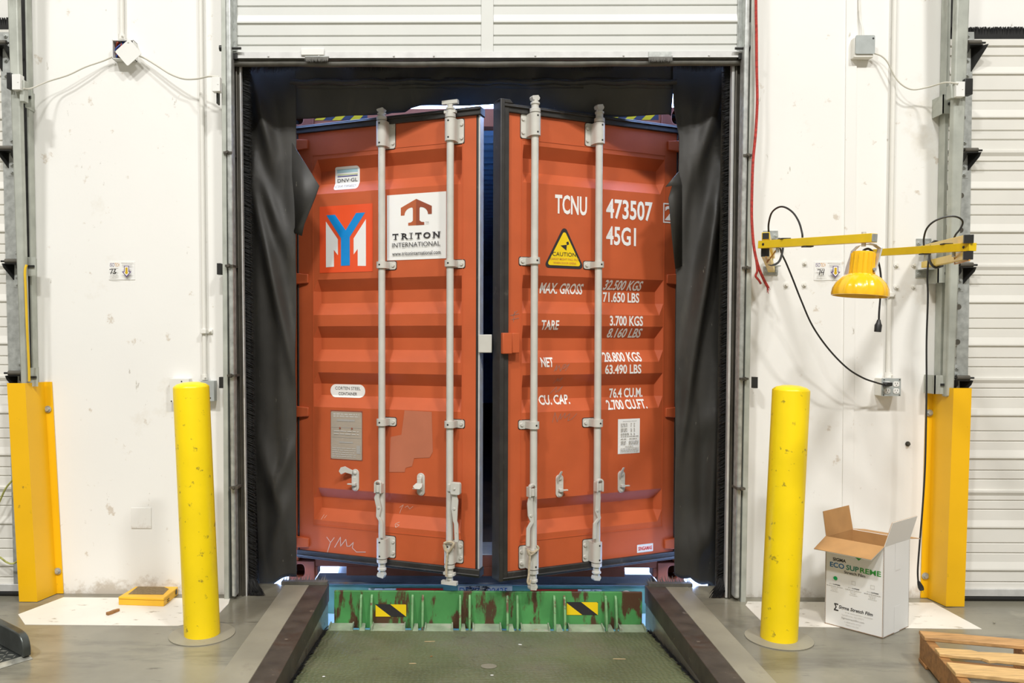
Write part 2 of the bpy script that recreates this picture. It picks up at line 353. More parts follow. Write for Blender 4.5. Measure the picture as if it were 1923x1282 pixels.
# paint on the floor
def floor_poly(name, px, z, mat, label, thick=0.0015):
    mb = MB(); mb.prism([atz(x, y, z) for x, y in px], (0, 0, -thick)); return struct(mb.build(name, mat), label)
floor_poly('trim_2', [(119, 1121), (34, 1153), (47, 1172), (334, 1174.5), (402, 1161), (429, 1133), (432, 1123)], 0.0016, 'floor_paint', 'white floor paint at the foot of the left wall')
floor_poly('trim_3', [(1404, 1129), (1400, 1136), (1439, 1175.5), (1844, 1180.5), (1752, 1131)], 0.0016, 'floor_paint', 'white floor paint at the foot of the right wall')
# steel curb angles and pale strips along the pit
def curb(name, xin, xo, label):
    s = 1 if xo > xin else -1
    mb = MB(); mb.box((xin, -2.0, -0.008), (xin + s * 0.105, EDGE, 0.003)); mb.box((xin - s * 0.006, -2.0, -0.10), (xin + s * 0.006, EDGE, 0.003))
    return struct(mb.build(name, 'curb_steel', bevel=0.003), label)
curb('trim_4', PL, -2, 'worn steel edge angle left of the leveler pit')
curb('trim_5', PR, 2, 'worn steel edge angle right of the leveler pit')
for nm, a, b, lb in (('trim_6', PL - 0.245, PL - 0.107, 'left'), ('trim_7', PR + 0.107, PR + 0.235, 'right')):
    mb = MB(); mb.box((a, -2.0, -0.01), (b, EDGE - 0.01, 0.0015)); struct(mb.build(nm, 'pale_concrete'), 'paler concrete strip beside the %s pit edge' % lb)
# ragged rubber brush on the dock edge, each side
def edge_brush(pxa, pxb, label):
    mb = MB(); xa, xb = ax(pxa, EDGE, 1100), ax(pxb, EDGE, 1100); n = int((xb - xa) / 0.006)
    mb.box((xa, EDGE - 0.03, 0.002), (xb, EDGE + 0.01, 0.02))
    for i in range(n):
        x = xa + (xb - xa) * (i + 0.5) / n + random.uniform(-0.003, 0.003); h = random.uniform(0.02, 0.05); t = random.uniform(-0.012, 0.012)
        mb.prism([(x - 0.003, EDGE - 0.01, 0.01), (x + 0.004, EDGE - 0.01, 0.01), (x + t, EDGE + 0.035, h)], (0, 0.006, 0))
    return tag(mb.build('edge_brush', 'seal_rubber', smooth=0), label, 'brush', 'ragged rubber brushes on the dock edge')
edge_brush(530, 616, 'ragged dark rubber brush on the dock edge left of the leveler')
edge_brush(1216, 1298, 'ragged dark rubber brush on the dock edge right of the leveler')

# ------------------------------------------------------------------ sectional doors
SECT = 0.6096
def door_profile(z0, z1):
    """ribbed steel face, list of (offset, z): a lapped joint every section, two stepped ribs and thin grooves between"""
    out = []; k = math.floor((z0 - 0.02) / SECT) - 1
    while k * SECT < z1 + SECT:
        b = k * SECT + 0.0
        seq = [(0.0, 0.0)]
        def groove(fr): return [(fr - 0.008, 0.0), (fr - 0.002, 0.008), (fr + 0.002, 0.008), (fr + 0.008, 0.0)]
        seq += groove(0.09) + groove(0.17) + [(0.266, 0.0), (0.280, -0.009), (0.292, -0.009), (0.352, 0.0)]
        seq += groove(0.43) + groove(0.52) + [(0.648, 0.0), (0.660, -0.008), (0.672, -0.008), (0.725, 0.0)]
        seq += groove(0.82) + groove(0.90) + [(0.945, 0.0), (0.975, -0.009), (0.994, -0.009), (0.9965, -0.003), (0.9998, -0.003)]
        for fr, y in seq: out.append((y, b + fr * SECT))
        k += 1
    out = [p for p in out if z0 <= p[1] <= z1]
    return [(0.0, z0)] + out + [(0.0, z1)]
def door_face(mb, x0, x1, yf, z0, z1, zoff=0.0):
    pr = door_profile(z0 - zoff, z1 - zoff); n = len(pr); vs = []; fs = []
    for x in (x0, x1):
        vs += [(x, yf + y, z + zoff) for y, z in pr]
    for i in range(n - 1): fs.append((i, n + i, n + i + 1, i + 1))
    k = len(vs); vs += [(x0, yf + 0.045, z0), (x1, yf + 0.045, z0), (x1, yf + 0.045, z1), (x0, yf + 0.045, z1)]
    fs += [(k, k + 1, k + 2, k + 3), tuple([k] + list(range(0, n)) + [k + 3]), tuple([k + 1] + list(range(n, 2 * n)) + [k + 2])]
    mb.add(vs, fs)
def roller_hinge(mbh, px, py, Y, side, big=False):
    """bracket plate with bolts, a roller pin and a side gusset"""
    p = at(px, py, Y); s = side
    h = 0.12 if not big else 0.16
    pl = [(p.x - s * 0.03, p.z + 0.09), (p.x + s * 0.03, p.z + 0.09), (p.x + s * 0.035, p.z), (p.x + s * 0.02, p.z - h), (p.x - s * 0.02, p.z - h), (p.x - s * 0.035, p.z)]
    mbh.prism([(x, Y, z) for x, z in pl], (0, 0.003, 0))
    for dz in (0.07, 0.035, -0.06, -h + 0.02): boltmb(mbh, (p.x - s * 0.002, Y, p.z + dz), 0.008)
    # dark gusset standing off the panel, tapering down
    mbh.prism([(p.x + s * 0.018, Y, p.z + 0.005), (p.x + s * (0.07 if big else 0.05), Y - 0.06, p.z + 0.005), (p.x + s * (0.06 if big else 0.044), Y - 0.055, p.z - 0.018), (p.x + s * 0.02, Y, p.z - (0.12 if big else 0.08))], (-s * 0.004, 0, 0), 'black_steel')
    mbh.prism([(p.x - s * 0.03, Y, p.z + 0.004), (p.x - s * 0.03, Y - 0.055, p.z + 0.004), (p.x - s * 0.026, Y - 0.05, p.z - 0.018), (p.x - s * 0.03, Y, p.z - 0.07)], (s * 0.004, 0, 0), 'black_steel')
    mbh.box((p.x - s * 0.03, Y - 0.055, p.z + 0.002), (p.x + s * 0.045, Y, p.z + 0.006), 'black_steel')
    mbh.cyl((p.x - s * 0.03, Y - 0.04, p.z + 0.018), (p.x + s * 0.04, Y - 0.04, p.z + 0.018), 0.014, n=12, mat='dark_steel')
    mbh.cyl((p.x - s * 0.07, Y - 0.04, p.z + 0.018), (p.x + s * 0.065, Y - 0.04, p.z + 0.018), 0.0055, n=8, mat='black_steel')

# door over the container, rolled up to its last section
DY = -0.065
d2 = empty('door_1', (0.13, DY, az(110, DY))); struct(d2, 'rolled up white sectional dock door above the container')
zb = az(107, DY); xl, xr = ax(431, DY, 60), ax(1404, DY, 60)
xs = [ax(446, DY, 60), ax(903.5, DY, 60), ax(926.5, DY, 60), ax(1384, DY, 60)]
for a, b in ((xs[0], xs[1]), (xs[2], xs[3])):
    mb = MB(); door_face(mb, a, b, DY, zb, 4.6, zb + 0.01); mb.build('door_panel', 'door_white', d2, smooth=0)
for a, b in ((xl, xs[0]), (xs[1], xs[2]), (xs[3], xr)):
    mb = MB(); mb.box((a, DY - 0.006, zb), (b, DY + 0.045, 4.6)); mb.build('door_stile', 'galvanised' if b - a < 0.06 and a != xs[1] else 'door_white', d2, bevel=0.002)
mb = MB(); z97, z109 = az(97, DY - 0.012), az(109, DY - 0.012)
mb.box((xl + 0.03, DY - 0.014, z109), (xr - 0.03, DY - 0.001, z97)); mb.box((xl + 0.03, DY - 0.016, z109), (xr - 0.03, DY + 0.05, z109 + 0.004))
for px in (505, 600, 740, 815, 1005, 1170, 1260, 1330): mb.cyl((ax(px, DY, 105), DY - 0.014, (z97 + z109) / 2 - 0.006), (ax(px, DY, 105), DY - 0.021, (z97 + z109) / 2 - 0.006), 0.005, n=8)
mb.build('bottom_bar', 'bare_aluminium', d2, bevel=0.001)
mb = MB()
pts = [(xl + (xr - xl) * i / 24, DY + 0.015, z109 - 0.016 - 0.006 * math.sin(math.pi * i / 24) - 0.002 * math.sin(i * 1.7)) for i in range(25)]
mb.tube(pts, 0.017, 12); mb.build('bottom_seal', 'seal_rubber', d2)
mb = MB(); p0, p1 = at(565, 90, DY - 0.02), at(609, 104, DY - 0.02); mb.box((p0.x, DY - 0.024, p1.z), (p1.x, DY - 0.008, p0.z))
mb.build('wireless_sensor', 'white_plastic', d2, bevel=0.004)
for a, b in ((573, 617), (1218, 1262)):
    mb = MB(); p0, p1 = at(a, 105, DY - 0.018), at(b, 116, DY - 0.018); n = 90
    mb.box((p0.x, DY - 0.02, p0.z - 0.008), (p1.x, DY - 0.012, p0.z + (0.022 if a > 1000 else 0.0)), 'galvanised')
    for i in range(n):
        x = p0.x + (p1.x - p0.x) * i / n; mb.prism([(x, DY - 0.02, p0.z - 0.005), (x + 0.004, DY - 0.02, p0.z - 0.005), (x + random.uniform(-.004, .008), DY - 0.028, p1.z - random.uniform(0, .008))], (0, 0.004, 0), 'seal_rubber')
    mb.build('bristle_block', None, d2, smooth=0)
for s, px, py in ((1, 436, 78), (-1, 1397, 78)):
    mb = MB(); mb.mi('galvanised'); p = at(px, py, DY - 0.01)
    mb.box((p.x - 0.028, DY - 0.014, p.z - 0.05), (p.x + 0.022, DY - 0.006, p.z + 0.09)); mb.box((p.x - 0.028 if s > 0 else p.x + 0.018, DY - 0.04, p.z - 0.05), (p.x - 0.024 if s > 0 else p.x + 0.022, DY - 0.006, p.z + 0.09))
    for dz in (0.07, 0.0, -0.03): boltmb(mb, (p.x, DY - 0.014, p.z + dz), 0.008)
    mb.cyl((p.x - s * 0.06, DY - 0.035, p.z - 0.045), (p.x + s * 0.055, DY - 0.035, p.z - 0.045), 0.007, n=8, mat='black_steel')
    mb.cyl((p.x - s * 0.06, DY - 0.035, p.z - 0.045), (p.x - s * 0.02, DY - 0.035, p.z - 0.045), 0.016, n=12, mat='black_steel')
    mb.box((p.x - 0.03, DY - 0.02, p.z - 0.095), (p.x + 0.03, DY + 0.02, p.z - 0.065), 'black_steel')
    mb.build('roller_bracket', None, d2)

def side_door(name, label, x0, x1, stile, side, hinges, cable_holes):
    root = empty(name, ((x0 + x1) / 2, -0.06, 0)); struct(root, label)
    Y = -0.045; top = az(86 if side > 0 else 68, Y, 1900 if side > 0 else 20)
    mb = MB(); door_face(mb, x0, x1, Y, 0.035, top, 0.0); mb.build('door_panel', 'door_cream', root, smooth=0)
    mb = MB(); mb.box((x0, Y - 0.004, top), (x1, Y + 0.03, top + 0.035)); mb.build('top_rail', 'door_cream', root, bevel=0.002)
    mb = MB(); leanbox((stile[0], stile[1], 75), (stile[2], stile[3], 1105), Y - 0.012, Y - 0.002, mb, 'galvanised')
    for px, py in cable_holes: mb.cyl(at(px, py, Y - 0.0121), at(px, py, Y - 0.0121) + Vector((0, -0.0006, 0)), 0.015, n=18, mat='dark_steel')
    mb.build('end_stile', None, root)
    mb = MB(); mb.box((x0, Y - 0.014, 0.03), (x1, Y - 0.001, 0.068)); mb.build('bottom_bar', 'bare_aluminium', root, bevel=0.001)
    mb = MB(); mb.tube([(x0, Y + 0.005, 0.017), (x1, Y + 0.005, 0.017)], 0.0165, 12); mb.build('bottom_seal', 'black_plastic', root)
    mb = MB(); zt = top + 0.036; n = int((x1 - x0) / 0.004)
    mb.box((x0, Y + 0.005, zt), (x1, Y + 0.03, zt + 0.056))
    for i in range(n):
        x = x0 + (x1 - x0) * i / n; mb.prism([(x, Y, zt), (x + 0.008, Y, zt), (x + 0.004 + random.uniform(-.004, .004), Y - 0.004, zt + random.uniform(0.060, 0.066))], (0, 0.01, 0))
    mb.build('top_brush', 'black_bristle', root, smooth=0)
    for px, py, big in hinges:
        mb = MB(); mb.mi('galvanised'); roller_hinge(mb, px, py, Y - 0.014, side, big); mb.build('roller_hinge', None, root)
    return root
side_door('door_2', 'closed cream sectional dock door at the right edge', ax(1770, 0, 300), 3.9, (1808, 1827, 1789, 1812), 1, [(1818, 92, True), (1812, 292, False), (1803, 505, False), (1797, 715, False)], [(1808, 221), (1805, 367), (1804, 432), (1800, 576), (1798, 642)])
r3 = side_door('door_3', 'closed cream sectional dock door at the left edge', -3.9, ax(45, 0, 300), (0, 30, 26, 44), -1, [(10, 92, True), (22, 288, False), (32, 498, False), (38, 706, False)], [(33, 220), (37, 365), (39, 428), (42, 570), (43, 636)])

# ------------------------------------------------------------------ door tracks and jambs
def part_lean(name, mat, parent, t, b, ya, yb, yat=None, bevel=0.002):
    mb = MB(); leanbox(t, b, ya, yb, mb, None, yat); return mb.build(name, mat, parent, bevel=bevel)
def door_track(label, base, angle, gap, track, joints, clips=()):
    root = empty('door_track', base); tag(root, label, 'door track', None)
    part_lean('mounting_angle', 'old_galvanised', root, angle[0], angle[1], -0.085, -0.001, -0.12)
    part_lean('track_back', 'black_steel', root, gap[0], gap[1], -0.02, -0.001, -0.03, 0)
    mb = MB(); leanbox(track[0], track[1], -0.095, -0.03, mb, None, -0.125)
    mb.build('roller_channel', 'galvanised', root, bevel=0.008)
    for px, py in joints:
        p = at(px, py, -0.112); mb = MB(); mb.box((p.x - 0.022, -0.122, p.z - 0.006), (p.x + 0.022, -0.03, p.z + 0.006)); boltmb(mb, (p.x, -0.122, p.z), 0.007); mb.build('track_joint', 'dark_steel', root)
    for px, py, h in clips:
        p = at(px, py, -0.088); mb = MB(); mb.box((p.x - 0.01, -0.1, p.z - h / 2), (p.x + 0.01, -0.06, p.z + h / 2)); mb.build('track_clip', 'black_steel', root)
    return root
door_track('dull galvanised vertical door track left of the container doorway', (ax(425, 0), -0.06, 0),
    ((415, 423, -30), (421, 430, 1128)), ((423, 427, -30), (429, 435, 1124)), ((422, 433, -30), (435, 443, 1121)), ((428, 287), (431, 499), (435, 705), (440, 915)), ((412, 505, 0.06), (416, 718, 0.06)))
door_track('dull galvanised vertical door track right of the container doorway', (ax(1400, 0), -0.06, 0),
    ((1412, 1421, -30), (1391, 1401, 1134)), ((1405, 1413, -30), (1384, 1391, 1128)), ((1400, 1410, -30), (1380, 1389, 1124)), ((1403, 292), (1401, 503), (1397, 711), (1391, 917)), ((1418, 718, 0.06), ))
def small_track(label, base, ang, chan, back, brackets):
    root = empty('door_track', base); tag(root, label, 'door track', None)
    part_lean('mounting_angle', 'old_galvanised', root, ang[0], ang[1], -0.055, -0.001, -0.06)
    part_lean('track_back', 'black_steel', root, back[0], back[1], -0.03, -0.001, None, 0)
    part_lean('roller_channel', 'old_galvanised', root, chan[0], chan[1], -0.12, -0.08, -0.20, 0.008)
    for px, py, w in brackets:
        p = at(px, py, -0.1); mb = MB(); mb.box((p.x - w, -0.1, p.z - 0.05), (p.x + w, -0.095, p.z + 0.05), 'old_galvanised'); mb.box((p.x - w, -0.1, p.z - 0.05), (p.x - w + 0.005, -0.001, p.z + 0.05), 'old_galvanised')
        mb.box((p.x - 0.02, -0.108, p.z - 0.006), (p.x + 0.02, -0.1, p.z + 0.006), 'black_steel'); mb.build('track_bracket', None, root)
    return root
small_track('leaning galvanised track of the left door, beside the yellow rope', (ax(45, 0), -0.1, 0), ((46, 49, -30), (66, 70, 1110)), ((12, 32, -30), (39, 52, 745)), ((30, 46, -30), (52, 60, 745)), ((52, 183, 0.02), (58, 500, 0.025), (62, 708, 0.025)))
small_track('leaning galvanised track of the right door, beside the dock lights', (ax(1780, 0), -0.1, 0), ((1780, 1787, -30), (1757, 1763, 1110)), ((1798, 1823, -30), (1776, 1792, 745)), ((1786, 1800, -30), (1765, 1777, 745)), ((1787, 195, 0.045), (1781, 513, 0.055), (1773, 722, 0.05)))

# ------------------------------------------------------------------ dock seal: steel jamb, brush and hanging curtains
def bristles(mb, a, b, w, dirx, Y, n, droop=0.35):
    """fringe between two points, bristles pointing along dirx"""
    for i in range(n):
        t = (i + random.random()) / n; p = Vector(a).lerp(Vector(b), t); l = w * random.uniform(0.8, 1.08); y = Y + random.uniform(-0.012, 0.012)
        mb.prism([(p.x, y, p.z), (p.x, y, p.z + 0.007), (p.x + dirx * l, y - 0.008 + random.uniform(-.01, .01), p.z - l * droop * random.uniform(0.6, 1.6))], (0, 0.003, 0))
def seal_side(label, jamb, lip, brush, sgn):
    root = empty('side_seal', (at(jamb[1][0], 1110, 0.05).x, 0.05, 0)); tag(root, label, 'dock seal', 'brush seals on the doorway jambs')
    part_lean('jamb_channel', 'dark_steel', root, jamb[0], jamb[1], -0.02, 0.19)
    mb = MB(); k = (jamb[0][1] - jamb[0][0])
    for f0, f1 in ((0.12, 0.3), (0.55, 0.7)):
        leanbox((jamb[0][0] + k * f0, jamb[0][0] + k * f1, jamb[0][2]), (jamb[1][0] + (jamb[1][1] - jamb[1][0]) * f0, jamb[1][0] + (jamb[1][1] - jamb[1][0]) * f1, jamb[1][2]), -0.035, -0.015, mb)
    mb.build('jamb_rib', 'dark_steel', root, bevel=0.004)
    part_lean('seal_holder', 'bare_aluminium', root, lip[0], lip[1], -0.03, 0.0, None, 0)
    mb = MB(); Y = 0.02
    a0, b0 = at(brush[0][0], brush[0][2], Y), at(brush[1][0], brush[1][2], Y)
    a1 = at(brush[0][1], brush[0][2], Y)
    leanbox((brush[0][0], brush[0][0] + (brush[0][1] - brush[0][0]) * 0.6, brush[0][2]), (brush[1][0], brush[1][0] + (brush[1][1] - brush[1][0]) * 0.6, brush[1][2]), Y + 0.005, Y + 0.03, mb)
    bristles(mb, a0, b0, abs(a1.x - a0.x), sgn, Y, 3600, 0.3)
    # loose tuft on the floor
    for i in range(160):
        x = b0.x + sgn * random.uniform(0, 0.05); mb.prism([(x, Y - 0.02, b0.z + random.uniform(0, 0.05)), (x + 0.004, Y - 0.02, b0.z + 0.04), (x + sgn * random.uniform(0.0, 0.07), Y - 0.05, max(0.004, b0.z - random.uniform(0.02, 0.09)))], (0, 0.003, 0))
    o = mb.build('bristles', 'black_bristle', root, smooth=0); o['kind'] = 'stuff'
    return root
seal_side('long black bristle seal on the left doorway jamb', ((431, 450, 100), (444, 463, 1124)), ((449.5, 452, 110), (462, 464, 1122)), ((452, 472, 112), (464, 486, 1098)), 1)
seal_side('long black bristle seal on the right doorway jamb', ((1379, 1403, 100), (1365, 1389, 1124)), ((1375, 1380, 110), (1362, 1366, 1122)), ((1377, 1357, 112), (1365, 1348, 1098)), -1)

def curtain(name, label, edges, y0, folds, nu=46, nv=120, py0=110, bottom=None, parent=None):
    """edges: list of (photo y, left x, right x) of the hanging sheet at depth y0"""
    def ed(py, k):
        for (pa, la, ra), (pb, lb, rb) in zip(edges, edges[1:]):
            if pa <= py <= pb:
                t = (py - pa) / (pb - pa); return (la, ra)[k] * (1 - t) + (lb, rb)[k] * t
        return edges[-1][1 + k]
    mb = MB()
    def fn(u, v):
        pe = bottom(u) if bottom else edges[-1][0]
        py = py0 + (pe - py0) * v
        px = ed(py, 0) * (1 - u) + ed(py, 1) * u
        p = at(px, py, y0); return (p.x, y0 + folds(u, v), p.z)
    mb.grid(fn, nu, nv)
    return mb.build(name, 'black_vinyl', parent, smooth=80, solid=0.004)
def creases(lines, base):
    def f(u, v):
        y = base * 0.6 * math.sin(u * 4.1 + v * 2.0) + 0.004 * math.sin(v * 23 + u * 4) + 0.002 * math.sin(u * 15 - v * 9)
        for u0, v0, u1, v1, a, w in lines:
            dx, dy = u1 - u0, (v1 - v0) * 4; L2 = dx * dx + dy * dy
            t = max(0, min(1, ((u - u0) * dx + (v - v0) * 4 * dy) / L2))
            d = math.hypot(u - u0 - t * dx, (v - v0) * 4 - t * dy)
            y -= a * math.exp(-(d / w) ** 2) * (0.35 + 0.65 * math.sin(math.pi * min(1, max(0.05, t))))
        return y
    return f
SY = 0.23
lc = empty('side_curtain', (ax(513, SY), SY, 0.1)); tag(lc, 'black vinyl side curtain hanging left of the container', 'curtain', 'dock shelter side curtains')
fl = creases([(0.0, 0.02, 0.55, 0.2, 0.05, 0.13), (0.05, 0.24, 0.95, 0.6, 0.055, 0.12), (0.1, 0.2, 0.9, 0.38, 0.03, 0.1), (0.1, 0.72, 0.8, 0.9, 0.035, 0.15), (0.5, 0.82, 1.0, 0.74, 0.03, 0.1), (0.2, 0.95, 0.9, 0.85, 0.02, 0.12)], 0.008)
curtain('sheet', None, [(100, 466, 556), (300, 470, 556.5), (800, 476, 556.5), (1110, 486, 557)], SY, fl, bottom=lambda u: 1104 - 24 * u + 4 * math.sin(u * 7), parent=lc)
mb = MB(); mb.box((ax(430, .27), .275, -.05), (ax(497, .27), .283, 3.4)); mb.box((ax(425, .27), .201, -.05), (ax(430, .27), .283, 3.4)); mb.build('leak_blocker', 'black_vinyl', lc)  # black strips added behind the curtain to stop daylight leaking past the jamb
mb = MB(); Yf = 0.20
c = [at(549, 268, Yf + 0.03), at(600, 349, Yf - 0.03), at(592, 372, Yf - 0.03), at(572, 420, Yf - 0.02), at(567, 443, Yf), at(549, 436, Yf + 0.03)]
mb.add(c, [(0, 1, 2, 3, 4, 5)]); mb.build('torn_flap', 'black_vinyl', lc, solid=0.004)
rc = empty('side_curtain', (ax(1320, SY), SY, 0.1)); tag(rc, 'black vinyl side curtain hanging right of the container', 'curtain', 'dock shelter side curtains')
fr = creases([(0.95, 0.05, 0.3, 0.22, 0.05, 0.13), (0.95, 0.22, 0.15, 0.6, 0.055, 0.13), (0.75, 0.3, 0.1, 0.75, 0.04, 0.1), (0.3, 0.1, 0.1, 0.35, 0.02, 0.12), (0.9, 0.6, 0.75, 0.9, 0.04, 0.12), (0.3, 0.95, 0.8, 0.9, 0.03, 0.14), (0.5, 0.7, 0.9, 0.68, 0.02, 0.1)], 0.008)
curtain('sheet', None, [(100, 1262, 1362), (200, 1265, 1361), (260, 1275, 1360), (420, 1271, 1359), (620, 1269, 1358), (1120, 1266, 1350)], SY, fr, bottom=lambda u: 1075 + 26 * u + 6 * abs(math.sin(u * 7.3 + 0.6)), parent=rc)
mb = MB()
c = [at(1274, 322, Yf - 0.01), at(1262, 336, Yf - 0.05), at(1249, 351, Yf - 0.07), at(1262, 349, Yf - 0.04), at(1255, 372, Yf - 0.05), at(1262, 450, Yf - 0.03), at(1268, 505, Yf), at(1280, 500, Yf + 0.02), at(1280, 350, Yf + 0.02)]
mb.add(c, [(0, 1, 2, 3, 8), (3, 4, 5, 6, 7, 8)]); mb.build('torn_flap', 'black_vinyl', rc, solid=0.004)
mb = MB(); mb.box((ax(1335, .27), .275, -.05), (ax(1410, .27), .283, 3.4)); mb.box((ax(1410, .27), .201, -.05), (ax(1416, .27), .283, 3.4)); mb.build('leak_blocker', 'black_vinyl', rc)  # same added light stop on the right side
# head curtain with a rolled hem band, ragged lower edge
HY = 0.30
hc = empty('head_curtain', (ax(913, HY, 150), HY, az(215, HY))); tag(hc, 'black vinyl head curtain hanging across the top of the doorway', 'curtain')
LOW = [(540, 221), (600, 219), (680, 216), (728, 212), (735, 210), (762, 209), (768, 203), (790, 197), (850, 195), (937, 194), (960, 200), (1100, 213), (1130, 217), (1180, 216), (1258, 213), (1262, 216), (1290, 217)]
def low(px):
    for (a, ya), (b, yb) in zip(LOW, LOW[1:]):
        if a <= px <= b: return ya + (yb - ya) * (px - a) / (b - a)
    return 217
def hfold(u, v): return 0.010 * math.sin(u * 31) * v + 0.008 * math.sin(u * 13 + 2 * v) + 0.02 * v - 0.055 * (1 - v)
def hfn(u, v):
    px = 545 + (1262 - 545) * u; py = 152 + (low(px) - 152) * v; p = at(px, py, HY); return (p.x, HY + hfold(u, v), p.z)
mb = MB(); mb.grid(hfn, 140, 14); mb.build('sheet', 'black_vinyl', hc, smooth=80, solid=0.004)
def hfn2(u, v):
    px = 540 + (1300 - 540) * u; py = 60 + (166 - 60) * v; p = at(px, py, 0.25)
    return (p.x, 0.252 - 0.02 * math.sin(v * 3.1) + 0.008 * math.sin(u * 37 + v * 5) + 0.006 * math.sin(u * 90 + 3 * v), p.z)
mb = MB(); mb.grid(hfn2, 140, 16); mb.build('upper_sheet', 'black_vinyl', hc, smooth=80, solid=0.004)
mb = MB(); pts = [at(545 + 725 * i / 60, 154 + 1.5 * math.sin(i * 0.9), HY - 0.07) for i in range(61)]
mb.tube(pts, [0.016 + 0.003 * math.sin(i * 2.1) for i in range(61)], 10); mb.build('rolled_hem', 'black_vinyl', hc)
for x, cu in ((-1.16, lc), (1.408, rc)): mb = MB(); mb.box((x, .284, .22), (x + .07, .64, 2.74)); mb.build('spill_blocker', 'black_vinyl', cu)  # unseen black blocks added to keep sky spill off the container doors
mb = MB(); mb.box((ax(425, .27), 0.201, 3.36), (ax(1412, .27), 0.272, 3.40)); mb.build('sky_blocker', 'black_vinyl', hc)  # unseen cover added to shut out sky light above the curtains
mb = MB(); a, b = at(452, 112, 0.03), at(1378, 112, 0.03)
mb.box((a.x, 0.02, a.z), (b.x, 0.05, a.z + 0.05))
for i in range(2600):
    x = a.x + (b.x - a.x) * (i + random.random()) / 2600; l = 0.045 + 0.02 * math.sin(i * 0.011) + random.uniform(-.01, .01)
    mb.prism([(x, 0.03, a.z + 0.01), (x + 0.006, 0.03, a.z + 0.01), (x + random.uniform(-.02, .02), 0.035, a.z - l)], (0, 0.003, 0))
o = mb.build('bristles', 'black_bristle', hc, smooth=0); o['kind'] = 'stuff'
# ------------------------------------------------------------------ shipping container
CF = 0.50                                   # its rear face
CL, CR = -1.06, 1.378
ZB, ZT = -0.07, 2.826
con = empty('shipping_container', ((CL + CR) / 2, CF, ZB))
tag(con, 'brick red steel shipping container backed up to the dock, its two doors ajar', 'shipping container')
def cbox(name, mat, *boxes, bevel=0.0):
    mb = MB()
    for a, b in boxes: mb.box(a, b)
    return mb.build(name, mat, con, bevel=bevel)
def oval(cx, cz, rx, rz, n=32, sq=2.6):
    out = []
    for k in range(n):
        a = 2 * math.pi * k / n; c, s = math.cos(a), math.sin(a)
        out.append((cx + rx * math.copysign(abs(c) ** (2 / sq), c), cz + rz * math.copysign(abs(s) ** (2 / sq), s)))
    return out
def rect_loop(x0, z0, x1, z1, n=32):
    out = []; per = n // 4
    cor = [(x1, (z0 + z1) / 2), (x1, z1), (x0, z1), (x0, z0), (x1, z0), (x1, (z0 + z1) / 2)]
    cx, cz = (x0 + x1) / 2, (z0 + z1) / 2
    for k in range(n):
        a = 2 * math.pi * k / n; c, s = math.cos(a), math.sin(a); m = max(abs(c), abs(s)); out.append((cx + c / m * (x1 - x0) / 2, cz + s / m * (z1 - z0) / 2))
    return out
for nm, x0, x1, z0, z1, yb in (('corner_casting', CL, CL + 0.162, ZB, ZB + 0.118, 0.178), ('corner_casting', CR - 0.162, CR, ZB, ZB + 0.118, 0.178), ('corner_casting', CL, CL + 0.162, ZT - 0.118, ZT, 0.178), ('corner_casting', CR - 0.162, CR, ZT - 0.118, ZT, 0.178)):
    mb = MB(); hx = x0 + 0.07 if x0 < 0 else x1 - 0.07
    mb.holed([(x, CF, z) for x, z in rect_loop(x0, z0, x1, z1)], [(x, CF, z) for x, z in oval(hx, (z0 + z1) / 2, 0.03, 0.042)], (0, 0.03, 0))
    mb.box((x0, CF + 0.03, z0), (x1, CF + yb, z0 + 0.012)); mb.box((x0, CF + 0.03, z1 - 0.012), (x1, CF + yb, z1)); mb.box((x0, CF + 0.03, z0 + 0.012), (x0 + 0.02, CF + yb, z1 - 0.012)); mb.box((x1 - 0.02, CF + 0.03, z0 + 0.012), (x1, CF + yb, z1 - 0.012)); mb.box((x0 + 0.02, CF + yb - 0.02, z0 + 0.012), (x1 - 0.02, CF + yb, z1 - 0.012))
    mb.build(nm, 'red_paint_worn', con, bevel=0.004)
for x0, x1 in ((CL, CL + 0.06), (CR - 0.06, CR)):
    cbox('corner_post', 'red_paint', ((x0, CF + 0.005, ZB + 0.119), (x1, CF + 0.12, ZT - 0.119)), bevel=0.004)
# sill with two pocket openings
hz0, hz1 = az(1080, CF), az(1065.5, CF); L0, L1 = ax(596, CF, 1070), ax(650, CF, 1070); R0, R1 = ax(1174, CF, 1070), ax(1227, CF, 1070)
s0, s1 = CL + 0.163, CR - 0.163
FT = 0.092
cbox('door_sill', 'red_paint_worn', ((s0, CF + 0.01, hz1), (s1, CF + 0.11, FT)), ((s0, CF + 0.01, -0.043), (L0, CF + 0.11, hz1)), ((L1, CF + 0.01, -0.043), (R0, CF + 0.11, hz1)), ((R1, CF + 0.01, -0.043), (s1, CF + 0.11, hz1)), bevel=0.003)
cbox('threshold', 'bare_aluminium', ((s0, CF - 0.0, FT + 0.0005), (s1, CF + 0.3, FT + 0.005)))
cbox('door_header', 'red_paint_pale', ((s0, CF + 0.012, ZT - 0.112), (s1, CF + 0.11, ZT - 0.002)), bevel=0.003)
